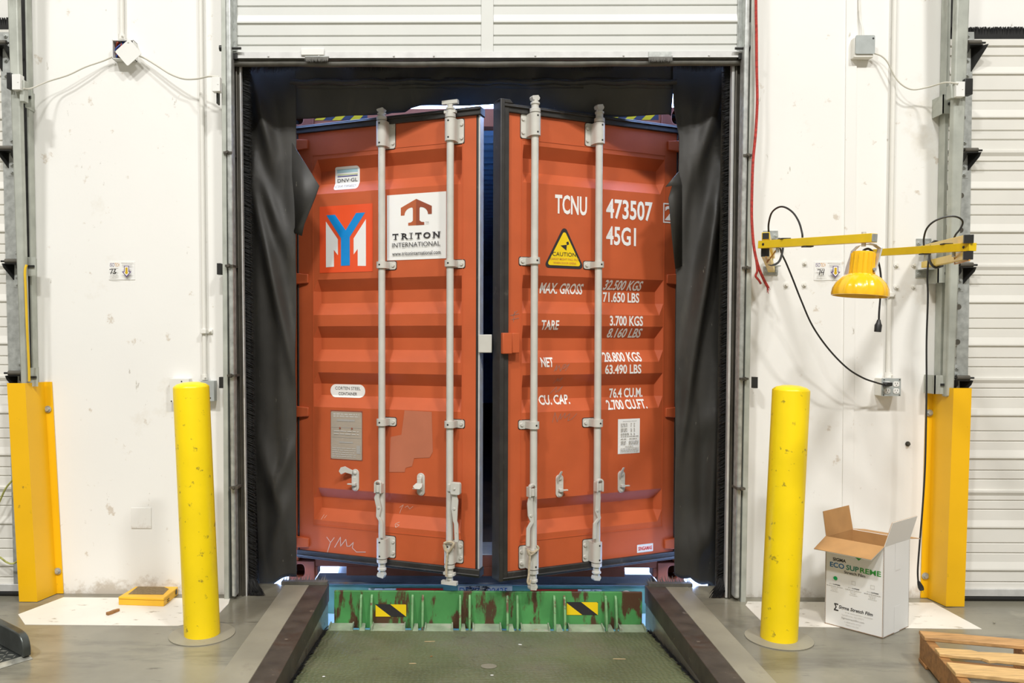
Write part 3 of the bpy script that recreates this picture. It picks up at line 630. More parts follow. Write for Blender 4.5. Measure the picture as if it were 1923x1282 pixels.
def hazard(name, parent, x0, x1, z0, z1, y, mats, n, slant=1.0, th=0.0008):
    """strip of slanted bars cut to its rectangle, all in the plane y"""
    mb = MB(); mb.prism([(x0, y, z0), (x1, y, z0), (x1, y, z1), (x0, y, z1)], (0, th, 0), mats[0])
    p = (x1 - x0) / n; h = (z1 - z0) * slant
    for k in range(-3, n + 3):
        a = x0 + k * p; q = [(a, z0), (a + p * 0.5, z0), (a + p * 0.5 + h, z1), (a + h, z1)]
        bm = bmesh.new(); bm.faces.new([bm.verts.new((u, 0, w)) for u, w in q])
        for co, no in (((x0, 0, 0), (-1, 0, 0)), ((x1, 0, 0), (1, 0, 0))):
            bmesh.ops.bisect_plane(bm, geom=bm.verts[:] + bm.edges[:] + bm.faces[:], plane_co=co, plane_no=no, clear_outer=True)
        bm.verts.ensure_lookup_table()
        vs = [v.co.copy() for v in bm.verts]; fs = [tuple(v.index for v in f.verts) for f in bm.faces]; bm.free()
        if fs: mb.add([(v.x, y - 0.0006, v.z) for v in vs], fs, mats[1])
    return mb.build(name, None, parent, smooth=0, fix=False)
for a, b in ((591, 690), (1138, 1234)):
    hazard('hazard_stripe', con, ax(a, CF), ax(b, CF), az(224.5, CF), az(205, CF), CF + 0.011, ('stripe_slate', 'caution_yellow'), 3)
# shell
mb = MB()
mb.grid(lambda u, v: (CL + 0.06 + (CR - CL - 0.12) * u, CF + 0.11 + 11.9 * v, ZT - 0.035 + 0.018 * max(-0.6, min(0.6, math.sin(v * 11.9 / 0.21 * 2 * math.pi))) / 0.6), 1, 57 * 8)
mb.box((CL, CF + 0.11, ZT - 0.02), (CR, CF + 12.1, ZT - 0.012)); mb.build('roof', 'inner_grey', con, smooth=20, fix=False)
for sx, s in ((CL + 0.03, 1), (CR - 0.03, -1)):
    mb = MB(); mb.grid(lambda u, v: (sx + s * 0.018 * max(-0.7, min(0.7, math.sin(u * 11.9 / 0.28 * 2 * math.pi))), CF + 0.121 + 11.89 * u, FT + (ZT - 0.04 - FT) * v), 42 * 8, 1)
    mb.box((sx - s * 0.028, CF + 0.121, 0.02), (sx - s * 0.024, CF + 12.0, ZT - 0.02)); mb.build('side_wall', 'inner_grey', con, smooth=20, fix=False)
cbox('end_wall', 'inner_grey', ((CL + 0.03, CF + 12.0, 0.0), (CR - 0.03, CF + 12.05, ZT - 0.02)))
cbox('plywood_floor', 'plywood', ((CL + 0.05, CF + 0.11, FT - 0.03), (CR - 0.05, CF + 12.0, FT)))
for x in (CL, CR - 0.06): cbox('bottom_rail', 'red_paint_worn', ((x, CF + 0.18, 0.0), (x + 0.06, CF + 12, 0.12)))

# ---- doors
PZ0, PZ1 = 0.122, 2.666
TR = [(2.50, 2.435, 2.357, 2.292), (1.778, 1.708, 1.636, 1.565), (1.497, 1.427, 1.356, 1.286), (1.218, 1.148, 1.078, 1.008), (0.515, 0.452, 0.385, 0.317)]
TD = 0.043
class DoorFrame:
    def __init__(s, hinge, ang, sgn, w):
        s.h = Vector(hinge); s.s = sgn; s.w = w; s.rot = Matrix.Rotation(ang, 3, 'Z'); s.a = ang
        s.n = s.rot @ Vector((0, -1, 0)); s.u = s.rot @ Vector((1, 0, 0))
    def loc(s, px, py, off=0.0):
        d = ray(px, py); p0 = s.h + s.n * off
        t = (p0 - CAM).dot(s.n) / d.dot(s.n); p = CAM + d * t
        return (p - s.h).dot(s.u), p.z
    def depth(s, x, z):
        q = 0.0
        for a, b, c, d in TR:
            if d < z < a: q = (a - z) / (a - b) if z > b else ((z - d) / (c - d) if z < c else 1.0)
        if x < s.x0 or x > s.x3: m = 0
        elif x < s.x1: m = (x - s.x0) / (s.x1 - s.x0)
        elif x > s.x2: m = (s.x3 - x) / (s.x3 - s.x2)
        else: m = 1
        return TD * q * m
    def rect(s, px0, py0, px1, py1):
        xc, yc = (px0 + px1) / 2, (py0 + py1) / 2; f = -s.depth(*s.loc(xc, yc))
        return s.loc(px0, yc, f)[0], s.loc(xc, py1, f)[1], s.loc(px1, yc, f)[0], s.loc(xc, py0, f)[1]
class Decal:
    """thin printing that follows the pressed door sheet"""
    def __init__(s, fr): s.fr = fr; s.mb = MB(); s.k = 0
    def faces(s, v2, fs, mat):
        fr = s.fr; s.k += 1; off = 0.0012 + 0.0007 * s.k
        bm = bmesh.new(); vs = [bm.verts.new((p[0], 0, p[1])) for p in v2]
        for f in fs:
            try: bm.faces.new([vs[i] for i in f])
            except ValueError: pass
        bm.normal_update(); bmesh.ops.triangulate(bm, faces=bm.faces[:])
        zs = [p[1] for p in v2]; xs_ = [p[0] for p in v2]
        for t in TR:
            for z in t:
                if min(zs) < z < max(zs): bmesh.ops.bisect_plane(bm, geom=bm.verts[:] + bm.edges[:] + bm.faces[:], plane_co=(0, 0, z), plane_no=(0, 0, 1))
        for x in (fr.x0, fr.x1, fr.x2, fr.x3):
            if min(xs_) < x < max(xs_): bmesh.ops.bisect_plane(bm, geom=bm.verts[:] + bm.edges[:] + bm.faces[:], plane_co=(x, 0, 0), plane_no=(1, 0, 0))
        bm.verts.index_update()
        o = [(v.co.x, fr.depth(v.co.x, v.co.z) - off, v.co.z) for v in bm.verts]
        s.mb.add(o, [tuple(v.index for v in f.verts) for f in bm.faces], mat); bm.free(); return s
    def poly(s, pts, mat): return s.faces(pts, [tuple(range(len(pts)))], mat)
    def polys(s, lst, mat):
        v = []; f = []
        for p in lst: f.append(tuple(range(len(v), len(v) + len(p)))); v += p
        return s.faces(v, f, mat)
    def text(s, t, x0, z0, x1, z1, mat, shear=0.0, bold=0.0):
        v, f = text_mesh(t, shear, bold); a, b = min(p[0] for p in v), max(p[0] for p in v); c, d = min(p[1] for p in v), max(p[1] for p in v)
        return s.faces([(x0 + (p[0] - a) / (b - a) * (x1 - x0), z0 + (p[1] - c) / (d - c) * (z1 - z0)) for p in v], f, mat)
    def stroke(s, pts, w, mat):
        quads = []
        for (ax_, az_), (bx, bz) in zip(pts, pts[1:]):
            d = Vector((bx - ax_, bz - az_)); L = d.length
            if L < 1e-6: continue
            n = Vector((-d.y, d.x)) / L * w / 2; e = d / L * w * 0.3
            quads.append([(ax_ - e.x + n.x, az_ - e.y + n.y), (ax_ - e.x - n.x, az_ - e.y - n.y), (bx + e.x - n.x, bz + e.y - n.y), (bx + e.x + n.x, bz + e.y + n.y)])
        return s.polys(quads, mat)
    def lines(s, x0, z0, x1, z1, rows, mat, cols=((0, 1),), seed=1, h=0.45):
        rnd = random.Random(seed); q = []; p = (z1 - z0) / rows
        for r in range(rows):
            zc = z1 - (r + 0.5) * p
            for a, b in cols:
                x = x0 + (x1 - x0) * a; e = x0 + (x1 - x0) * b
                while x < e:
                    w = min(e - x, p * rnd.uniform(0.8, 2.6)); q.append([(x, zc - p * h / 2), (x + w, zc - p * h / 2), (x + w, zc + p * h / 2), (x, zc + p * h / 2)]); x += w + p * 0.45
        return s.polys(q, mat)
    def build(s, name, parent, label=None):
        o = s.mb.build(name, None, parent, local=True, smooth=0, fix=False)
        for p in o.data.polygons:
            pass
        if label: o['label'] = label
        return o

def make_door(fr, xa, xb, label):
    """xa: trough end beside the hinge, xb: trough end beside the free edge (local x)"""
    s = fr.s; W_ = fr.w; g = 0.045
    e0, e1 = (0.012, W_ - 0.03) if s > 0 else (-W_ + 0.045, -0.012)
    if s > 0: fr.x0, fr.x1, fr.x2, fr.x3 = xa, xa + 0.03, xb - 0.006, xb
    else: fr.x0, fr.x1, fr.x2, fr.x3 = xb, xb + 0.006, xa - 0.03, xa
    xsb = sorted(set([e0, fr.x0, fr.x1, fr.x2, fr.x3, e1])); zsb = sorted(set([PZ0, PZ1] + [z for t in TR for z in t]))
    mb = MB(); nx, nz = len(xsb), len(zsb)
    mb.add([(x, fr.depth(x, z), z) for z in zsb for x in xsb], [(j * nx + i, j * nx + i + 1, (j + 1) * nx + i + 1, (j + 1) * nx + i) for j in range(nz - 1) for i in range(nx - 1)])
    for a, b in (((e0, 0.0004, PZ0), (e0 + 0.003, 0.05, PZ1)), ((e1 - 0.003, 0.0004, PZ0), (e1, 0.05, PZ1)), ((e0, 0.0004, PZ0), (e1, 0.05, PZ0 + 0.003)), ((e0, 0.0004, PZ1 - 0.003), (e1, 0.05, PZ1))): mb.box(a, b)
    for z in (2.528, 0.283): mb.box((fr.x0 - 0.004, -0.0022, z - 0.0025), (fr.x3 + 0.004, 0.001, z + 0.0025))
    for x in (fr.x0 - 0.004, fr.x3 + 0.004): mb.box((x - 0.0025, -0.0022, 0.283), (x + 0.0025, 0.001, 2.528))
    o = mb.build('container_door', 'red_paint', None, local=True, smooth=0)
    o.parent = con; o.location = fr.h - WORLD[con]; o.rotation_euler = (0, 0, fr.a); o['label'] = label
    mb = MB(); mb.box((e0, 0.047, PZ0), (e1, 0.06, PZ1)); mb.build('bounce_skin', 'inner_grey', o, local=True)  # pale face added behind the leaf to bounce daylight into the container
    # rubber gasket round the leaf
    mb = MB(); x0, x1 = (0.0, W_) if s > 0 else (-W_, 0.0)
    def gbar(a, b):
        mb.box(a, b)
    gbar((x0, -0.016, PZ1 - 0.002), (x1, 0.065, PZ1 + g)); gbar((x0, -0.016, PZ0 - g), (x1, 0.065, PZ0 + 0.002))
    mb.box((x0, -0.026, PZ1 + g * 0.55), (x1, -0.01, PZ1 + g * 0.75)); mb.box((x0, -0.026, PZ0 - g * 0.75), (x1, -0.01, PZ0 - g * 0.55))
    if s > 0: gbar((0, -0.004, PZ0), (e0, 0.065, PZ1)); gbar((e1, -0.001, PZ0), (W_ - 0.016, 0.06, PZ1))
    else:
        gbar((e1, -0.004, PZ0), (0, 0.065, PZ1)); gbar((-W_, -0.018, PZ0 - g), (e0, 0.07, PZ1 + g)); mb.box((-W_ - 0.012, -0.026, PZ0 - g), (-W_ + 0.014, 0.07, PZ1 + g + 0.02))
        mb.prism([(-W_ - 0.012, -0.02, PZ1 + g), (-W_ + 0.07, -0.02, PZ1 + g), (-W_ + 0.05, -0.02, PZ1 + g + 0.022), (-W_ - 0.012, -0.02, PZ1 + g + 0.022)], (0, 0.08, 0))
    mb.build('door_gasket', 'gasket_rubber', o, local=True, bevel=0.004)
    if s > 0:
        mb = MB(); mb.box((W_ - 0.016, 0.001, PZ0), (W_ - 0.007, 0.06, PZ1)); mb.build('daylit_edge', 'bare_aluminium', o, local=True)  # pale colour stands in for daylight catching the leaf's free edge
    return o
AL, AR = math.radians(20.6), math.radians(23.5)
FL = DoorFrame((-1.0, CF, 0), -AL, 1, 1.19); FR = DoorFrame((1.318, CF, 0), AR, -1, 1.2)
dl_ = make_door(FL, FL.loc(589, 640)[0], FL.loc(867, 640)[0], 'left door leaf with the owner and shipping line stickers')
dr_ = make_door(FR, FR.loc(1245, 640)[0], FR.loc(980, 640)[0], 'right door leaf with the white painted weights and numbers')

RO = 0.05       # rods stand this far off the sheet
def rod_set(fr, door, px, top, bot, guides, side, cam_top, cam_bot):
    """lock rod, its two end bearings and two guides; side: +1 when the bolted flange lies to the right"""
    x = fr.loc(px, 640, RO)[0]; zt = fr.loc(px, top, RO)[1]; zb_ = fr.loc(px, bot, RO)[1]
    gz = [(fr.loc(px, a, RO)[1], fr.loc(px, b, RO)[1]) for a, b in guides]
    mb = MB(); r = 0.0205
    mb.cyl((x, -RO, gz[-1][1] - 0.01), (x, -RO, gz[0][0] + 0.01), r, n=20)
    for zz, d, kind in ((gz[0][0], 1, cam_top), (gz[-1][1], -1, cam_bot)):
        tip = zt if d > 0 else zb_; L_ = abs(tip - zz)
        mb.lathe([(0.03, 0), (0.03, 0.02), (0.021, 0.024), (0.021, L_ * 0.45), (0.026, L_ * 0.48), (0.026, L_ * 0.58), (0.018, L_ * 0.62), (0.018, L_ * 0.75)], (x, -RO, zz), (0, 0, d), 18)
        if kind == 'T':
            mb.box((x - 0.017, -RO - 0.012, min(zz + d * L_ * 0.7, tip)), (x + 0.017, -RO + 0.012, max(zz + d * L_ * 0.7, tip)))
            mb.box((x - 0.046, -RO - 0.014, min(tip, tip - d * 0.02)), (x + 0.046, -RO + 0.014, max(tip, tip - d * 0.02)))
            mb.box((x - 0.034, -RO - 0.013, min(tip - d * 0.055, tip - d * 0.07)), (x + 0.034, -RO + 0.013, max(tip - d * 0.055, tip - d * 0.07)))
        else:
            mb.prism([(x - 0.02, -RO - 0.016, zz + d * L_ * 0.7), (x + 0.016, -RO - 0.016, zz + d * L_ * 0.7), (x + 0.022, -RO - 0.016, zz + d * L_ * 0.84), (x + 0.012, -RO - 0.016, tip), (x - 0.022, -RO - 0.016, tip - d * 0.006), (x - 0.026, -RO - 0.016, zz + d * L_ * 0.85)], (0, 0.034, 0))
    mb.build('lock_rod', 'grey_zinc_paint', door, local=True)
    for i, (za, zb2) in enumerate(gz):
        mb = MB(); end = i in (0, len(gz) - 1)
        w0, w1 = (-0.036, 0.064) if side > 0 else (-0.064, 0.036)
        if not end: w0, w1 = (-0.042, 0.07) if side > 0 else (-0.07, 0.042)
        zc = (za + zb2) / 2
        pl = rrect(x + w0, zb2, x + w1, za, 0.012, 3); mb.prism([(p, -0.006, q) for p, q in pl], (0, 0.006, 0), 'grey_zinc_paint')
        pl = rrect(x + w0 - 0.003, zb2 - 0.004, x + w1 + 0.003, za + 0.004, 0.012, 3); mb.prism([(p, -0.0015, q) for p, q in pl], (0, 0.0012, 0), 'gasket_rubber')
        bx = x + side * 0.052; zz = ([zb2 + 0.03, za - 0.03] if end else [zc])
        for q in zz: mb.cyl((bx, -0.006, q), (bx, -0.013, q), 0.011, 0.009, 10, 'grey_zinc_paint')
        R = 0.031; n = 14
        ring = [(x + R * math.cos(math.pi * k / n), -RO - R * math.sin(math.pi * k / n)) for k in range(n + 1)]
        ring = [(x + R, -0.004)] + ring + [(x - R, -0.004)]
        m0, m1 = (zb2 + 0.006, za - 0.006) if end else (zb2 + 0.004, za - 0.004)
        mb.prism([(p, q, m0) for p, q in ring], (0, 0, m1 - m0), 'grey_zinc_paint')
        hx = x - side * 0.001
        for q in ([zb2 + 0.022, za - 0.022] if end else [zc]): mb.cyl((hx, -RO - 0.024, q), (hx, -RO - 0.0315, q), 0.0055, n=10, mat='black_plastic')
        mb.build('rod_bearing' if end else 'rod_guide', None, door, local=True)
    return x
xL1 = rod_set(FL, dl_, 717, 203, 1084, ((226, 277), (490, 505), (785, 800), (1009, 1049)), 1, 'C', 'C')
xL2 = rod_set(FL, dl_, 845, 189, 1097, ((221, 267), (487, 502), (789, 804), (1017, 1059)), 1, 'T', 'T')
xR1 = rod_set(FR, dr_, 1003, 179, 1107, ((211, 257), (482, 497), (790, 806), (1027, 1069)), -1, 'C', 'C')
xR2 = rod_set(FR, dr_, 1123, 196, 1089, ((229, 272), (490, 504), (786, 802), (1015, 1056)), -1, 'C', 'C')
def hanger(fr, door, pts, w, ptop, name='rod_handle', block=False):
    """flat bar handle hung from a pivot clip; pts in photo pixels"""
    off = RO + 0.034
    P = [fr.loc(px, py, off) for px, py in pts]; mb = MB()
    ring = []
    for i, (x, z) in enumerate(P):
        a = P[max(0, i - 1)]; b = P[min(len(P) - 1, i + 1)]; ww = w * (1.25 if 0 < i < 3 else 0.8)
        ring.append([(x - ww / 2, -off, z), (x + ww / 2, -off, z), (x + ww / 2, -off + 0.012, z), (x - ww / 2, -off + 0.012, z)])
    mb.loft(ring)
    x, z = fr.loc(*ptop, off)
    if block:
        pl = rrect(x - 0.026, z - 0.034, x + 0.03, z + 0.034, 0.01, 3); mb.prism([(p, -off - 0.012, q) for p, q in pl], (0, 0.03, 0)); mb.cyl((x, -off - 0.012, z), (x, -off - 0.018, z), 0.006, n=10)
        mb.box((x - 0.05, -off + 0.005, z - 0.02), (x, -off + 0.018, z + 0.02))
    else:
        for s_ in (-1, 1): mb.box((x + s_ * 0.018 - 0.005, -off - 0.016, z - 0.035), (x + s_ * 0.018 + 0.005, -RO - 0.01, z + 0.02))
        k = 10; arc = [(x + 0.023 * math.cos(math.pi * i / k), z + 0.02 + 0.02 * math.sin(math.pi * i / k)) for i in range(k + 1)] + [(x + 0.012 * math.cos(math.pi * i / k), z + 0.02 + 0.01 * math.sin(math.pi * i / k)) for i in range(k, -1, -1)]
        mb.prism([(p, -off - 0.016, q) for p, q in arc], (0, 0.02, 0)); mb.box((x - 0.012, -off - 0.01, z - 0.03), (x + 0.012, -off + 0.02, z + 0.012))
    # bolt hole plate detail
    hx, hz = fr.loc(pts[2][0], pts[2][1], off)
    mb.cyl((hx, -off, hz), (hx, -off - 0.004, hz), 0.008, n=10, mat=None)
    mb.build(name, 'grey_zinc_paint', door, local=True, bevel=0.002)
hanger(FL, dl_, [(711, 918), (707, 935), (711, 953), (709, 970), (715, 980), (716, 1010)], 0.026, (711, 914))
hanger(FL, dl_, [(853, 925), (854, 940), (853, 955), (854, 978), (856, 984), (857, 1018)], 0.03, (855, 917), block=True)
hanger(FR, dr_, [(999, 925), (996, 945), (997, 968), (1000, 980), (993, 992), (992, 1026)], 0.026, (999, 921))
hanger(FR, dr_, [(1124, 915), (1124, 935), (1122, 958), (1126, 973), (1118, 983), (1117, 1012)], 0.026, (1125, 911))
def catch(fr, door, px, py, flip, opened):
    x, z = fr.loc(px, py); mb = MB()
    mb.prism([(p, -0.008, q) for p, q in rrect(x - 0.024, z - 0.066, x + 0.024, z + 0.066, 0.0239, 6)], (0, 0.008, 0))
    for dz in (-0.05, 0.045): mb.lathe([(0.012, 0), (0.012, 0.005), (0.006, 0.009)], (x, -0.008, z + dz), (0, -1, 0), 12)
    mb.box((x - 0.012, -0.011, z - 0.022), (x + 0.008, -0.007, z + 0.018)); mb.box((x + flip * 0.01, -0.035, z - 0.025), (x + flip * 0.04, -0.02, z - 0.018)); mb.box((x - 0.012, -0.03, z - 0.03), (x + 0.012, -0.006, z - 0.014))
    if opened == 'wide':
        mb.prism([(x - 0.012, -0.02, z + 0.06), (x - 0.015, -0.02, z + 0.035), (x - 0.05, -0.04, z + 0.048), (x - 0.076, -0.045, z + 0.035), (x - 0.088, -0.05, z + 0.055), (x - 0.075, -0.05, z + 0.078), (x - 0.05, -0.045, z + 0.085), (x - 0.035, -0.03, z + 0.072)], (0, 0.008, 0))
    elif opened == 'down':
        mb.prism([(x - 0.02, -0.03, z + 0.01), (x + 0.018, -0.03, z + 0.01), (x + 0.022, -0.045, z - 0.008), (x + 0.01, -0.045, z - 0.022), (x - 0.022, -0.045, z - 0.022), (x - 0.034, -0.045, z - 0.006)], (0, 0.012, 0)); mb.box((x - 0.014, -0.03, z + 0.005), (x + 0.012, -0.012, z + 0.04))
    else:
        mb.prism([(x - 0.018, -0.02, z + 0.02), (x - 0.002, -0.014, z + 0.045), (x + 0.004, -0.035, z + 0.088), (x - 0.01, -0.04, z + 0.09), (x - 0.024, -0.025, z + 0.055)], (0, 0.008, 0))
    mb.build('handle_catch', 'grey_zinc_paint', door, local=True, bevel=0.0015)
catch(FL, dl_, 668, 901, -1, 'wide'); catch(FL, dl_, 791, 909, -1, 'down'); catch(FR, dr_, 1050, 912, 1, 'up'); catch(FR, dr_, 1166, 904, 1, 'up')
def hinge(fr, door, py):
    s = fr.s; z = fr.loc(580 if s > 0 else 1256, py)[1]; mb = MB()
    a, b = (-0.03, 0.082) if s > 0 else (-0.082, 0.03)
    tip = b if s > 0 else a; root = a if s > 0 else b
    h0, h1 = 0.036, 0.027
    mb.hexa([(root, -0.03, z - h0), (tip, -0.012, z - h1), (tip, -0.012, z + h1), (root, -0.03, z + h0), (root, 0.0, z - h0), (tip, 0.0, z - h1), (tip, 0.0, z + h1), (root, 0.0, z + h0)])
    mb.cyl((root * 0.5, -0.018, z - h0 * 1.1), (root * 0.5, -0.018, z + h0 * 1.1), 0.02, n=14)
    mb.build('door_hinge', 'red_paint', door, local=True, bevel=0.004)
for py in (271, 523, 773, 1018): hinge(FL, dl_, py)
for py in (274, 524, 774, 1020): hinge(FR, dr_, py)
mb = MB(); a, b, c, d = FL.rect(899, 628, 918, 662); mb.box((a, -0.012, b), (c + 0.02, -0.003, d)); mb.build('keeper_plate', 'grey_zinc_paint', dl_, local=True, bevel=0.003)
mb = MB(); a, b, c, d = FR.rect(937, 625, 969, 664); mb.box((a, -0.05, b), ((a + c) / 2 + 0.005, 0.0, d)); mb.box(((a + c) / 2 + 0.006, -0.046, b + 0.004), (c, 0.0, d)); mb.build('keeper_cover', 'red_paint', dr_, local=True, bevel=0.004)

# ---- stickers on the left leaf
a, b, c, d = FL.rect(630, 313, 676, 357); D = Decal(FL); w, h = c - a, d - b
D.poly(rrect(a, b, c, d, 0.018), 'sticker_white')
X = lambda u: a + w * u
Z = lambda v: b + h * v
D.poly([(X(.08), Z(.75)), (X(.92), Z(.75)), (X(.92), Z(.9)), (X(.08), Z(.9))], 'pale_blue'); D.poly([(X(.1), Z(.655)), (X(.92), Z(.655)), (X(.92), Z(.68)), (X(.1), Z(.68))], 'olive_green'); D.poly([(X(.1), Z(.59)), (X(.92), Z(.59)), (X(.92), Z(.62)), (X(.1), Z(.62))], 'navy')
D.text('DNV·GL', X(.1), Z(.35), X(.92), Z(.5), 'ink_black'); D.text('CERTIFIED', X(.06), Z(.1), X(.9), Z(.21), 'metal_plate', 0.25)
D.build('inspection_sticker', dl_, 'small white rounded sticker with blue and green bars')
a, b, c, d = FL.rect(600.5, 385, 700, 511); D = Decal(FL); w, h = c - a, d - b
D.poly([(a, b), (c, b), (c, d), (a, d)], 'logo_red')
def Q(pts): return [(a + w * (x - 258) / 424, b + h * (1 - (y - 112) / 530)) for x, y in pts]
lm = [(310, 232), (407, 378), (407, 505), (375, 462), (375, 595), (310, 598)]
D.polys([Q(lm), Q([(258 + 682 - x, y) for x, y in lm][::-1])], 'sticker_white')
D.poly(Q([(315, 183), (385, 183), (470, 310), (553, 180), (625, 180), (503, 365), (503, 590), (432, 590), (432, 372)]), 'logo_blue')
D.build('line_logo', dl_, 'red sticker with a blue letter Y over a white M')
a, b, c, d = FL.rect(727, 363, 838, 487); D = Decal(FL); w, h = c - a, d - b
D.poly([(a, b), (c, b), (c, d), (a, d)], 'sticker_white')
def Q(pts): return [(a + w * (x - 798) / 476, b + h * (1 - (y - 22) / 518)) for x, y in pts]
arcL = [(942 + 62 * (1 - math.cos(math.radians(t))) / 1.0, 190 - 62 * math.sin(math.radians(t))) for t in range(0, 91, 15)]
half = [(1037, 65), (912, 128), (912, 190), (942, 190)] + [(942 + 62 * (1 - math.cos(math.radians(t))), 190 - 60 * math.sin(math.radians(t))) for t in range(15, 91, 15)] + [(1010, 140), (1010, 235), (995, 247), (972, 250), (972, 272), (1037, 272)]
D.poly(Q(half), 'logo_brown'); D.poly(Q([(2074 - x, y) for x, y in half][::-1]), 'logo_brown_dark')
for ch, xa, xb_ in (('T', 847, 893), ('R', 922, 972), ('I', 994, 1002), ('T', 1032, 1082), ('O', 1096, 1154), ('N', 1176, 1226)):
    p_ = Q([(xa, 378), (xb_, 331)]); D.text(ch, *p_[0], *p_[1], 'ink_black', 0, 0.03)
ser = []
for x, y, hw in ((870, 376, 13), (928, 376, 13), (928, 333, 13), (968, 376, 11), (998, 376, 15), (998, 333, 15), (1057, 376, 13), (1180, 376, 12), (1180, 333, 12), (1222, 333, 12)):
    ser.append(Q([(x - hw, y + 2.5), (x + hw, y + 2.5), (x + hw, y - 2.5), (x - hw, y - 2.5)]))
for x in (849, 891, 1034, 1080): ser.append(Q([(x - 2.5, 346), (x + 2.5, 346), (x + 2.5, 331), (x - 2.5, 331)]))
D.polys(ser, 'ink_black')
D.text('INTERNATIONAL', *Q([(845, 440)])[0], *Q([(1232, 404)])[0], 'ink_black'); D.text('www.tritoninternational.com', *Q([(845, 505)])[0], *Q([(1235, 475)])[0], 'ink_black', 0, 0.01); D.text('TM', *Q([(1114, 262)])[0], *Q([(1140, 250)])[0], 'ink_black')
D.build('owner_sign', dl_, 'large white sticker with a brown T emblem over black lettering')
a, b, c, d = FL.rect(621, 721.5, 686, 746); D = Decal(FL); w, h = c - a, d - b
D.poly(rrect(a, b, c, d, h * 0.48, 8), 'sticker_white'); D.text('CORTEN STEEL', a + w * .14, b + h * .58, a + w * .87, b + h * .82, 'ink_black'); D.text('CONTAINER', a + w * .24, b + h * .17, a + w * .77, b + h * .4, 'ink_black')
D.build('steel_sticker', dl_, 'white oval sticker reading CORTEN STEEL CONTAINER')
a, b, c, d = FL.rect(622, 773, 680, 862); D = Decal(FL); w, h = c - a, d - b
D.poly([(a - .004, b - .004), (c + .004, b - .004), (c + .004, d + .008), (a - .004, d + .008)], 'red_paint_worn'); D.poly(rrect(a, b, c, d, .008), 'metal_plate')
D.lines(a + w * .08, b + h * .88, c - w * .08, d - h * .03, 2, 'ink_light_grey', seed=3); D.polys([[(a + w * .2, b + h * .8), (a + w * .78, b + h * .8), (a + w * .78, b + h * .84), (a + w * .2, b + h * .84)], [(a + w * .03, b + h * .665), (c - w * .03, b + h * .665), (c - w * .03, b + h * .672), (a + w * .03, b + h * .672)], [(a + w * .03, b + h * .455), (c - w * .03, b + h * .455), (c - w * .03, b + h * .462), (a + w * .03, b + h * .462)], [(a + w * .28, b + h * .34), (a + w * .72, b + h * .34), (a + w * .72, b + h * .375), (a + w * .28, b + h * .375)], [(a + w * .83, b + h * .13), (a + w * .95, b + h * .13), (a + w * .95, b + h * .3), (a + w * .83, b + h * .3)]], 'ink_grey')
D.lines(a + w * .05, b + h * .03, a + w * .8, b + h * .25, 5, 'ink_light_grey', seed=5, h=0.3); D.lines(a + w * .1, b + h * .5, c - w * .1, b + h * .62, 2, 'ink_light_grey', seed=6, h=0.3)
for u in (.3, .69): D.poly([(a + w * u + .006 * math.cos(t), b + h * .655 + .006 * math.sin(t)) for t in [k * math.pi / 5 for k in range(10)]], 'red_paint_worn')
D.build('approval_plate', dl_, 'grey metal data plate with two rivets')
D = Decal(FL); D.poly([FL.loc(x, y) for x, y in ((760, 770), (811, 773), (813, 848), (807, 859), (778, 860), (774, 875), (762, 878), (760, 886), (731, 886), (734, 820), (754, 816))], 'red_paint_pale'); D.build('paint_patch', dl_, 'faded paler patch where an old sticker was removed')
D = Decal(FL)
for pts in (((614, 1008), (621, 1018), (628, 1009)), ((621, 1018), (615, 1037)), ((629, 1027), (640, 1008), (640, 1025), (650, 1012), (652, 1025), (657, 1025), (664, 1018), (662, 1028), (670, 1036), (687, 1036))):
    D.stroke([FL.loc(*p) for p in pts], 0.0045, 'chalk')
D.build('chalk_mark', dl_, 'hand drawn chalk letters near the bottom edge')
for pts in (((603, 975), (606, 967)), ((608, 973), (611, 968)), ((743, 990), (741, 984), (748, 981)), ((741, 985), (744, 990), (749, 986), (744, 985)), ((745, 955), (752, 950), (748, 958), (745, 966)), ((755, 955), (760, 952), (764, 958), (770, 953))): D = Decal(FL); D.stroke([FL.loc(*p) for p in pts], 0.0022, 'chalk'); D.build('chalk_mark', dl_)
# ---- lettering on the right leaf
def letter(t, px0, py0, px1, py1, shear=0.0, name='lettering', bold=0.024, extra=None):
    D = Decal(FR); D.text(t, *FR.rect(px0, py0, px1, py1), 'letter_white', shear, bold)
    if extra: extra(D)
    o = D.build(name, dr_)
    return o
letter('TCNU', 1042, 367, 1102, 403); letter('473507', 1138, 376, 1225, 413)
def frame2(D):
    a, b, c, d = FR.rect(1245, 382, 1272, 419); t = .0075
    D.polys([[(a, b), (c, b), (c, b + t), (a, b + t)], [(a, d - t), (c, d - t), (c, d), (a, d)], [(a, b + t), (a + t, b + t), (a + t, d - t), (a, d - t)], [(c - t, b + t), (c, b + t), (c, d - t), (c - t, d - t)]], 'letter_white')
letter('2', 1248.5, 387, 1266, 414, extra=frame2)
letter('45G1', 1138, 426, 1194, 461)
letter('MAX. GROSS', 1013, 532, 1093, 552, 0.06); letter('32.500 KGS', 1134, 527, 1205, 545, 0.12); letter('71.650 LBS', 1132, 549, 1200, 568)
letter('TARE', 1017, 601, 1050, 619, 0.08); letter('3.700 KGS', 1145, 593, 1207, 612); letter('8.160 LBS', 1141, 616, 1204, 634, 0.1)
letter('NET', 1016, 671, 1039, 689); letter('28.800 KGS', 1132, 661, 1203, 679); letter('63.490 LBS', 1136, 684, 1204, 702)
letter('CU. CAP.', 1011, 741, 1068, 759); letter('76.4 CU.M.', 1144, 728, 1206, 746); letter('2.700 CU.FT.', 1139, 750, 1213, 768)
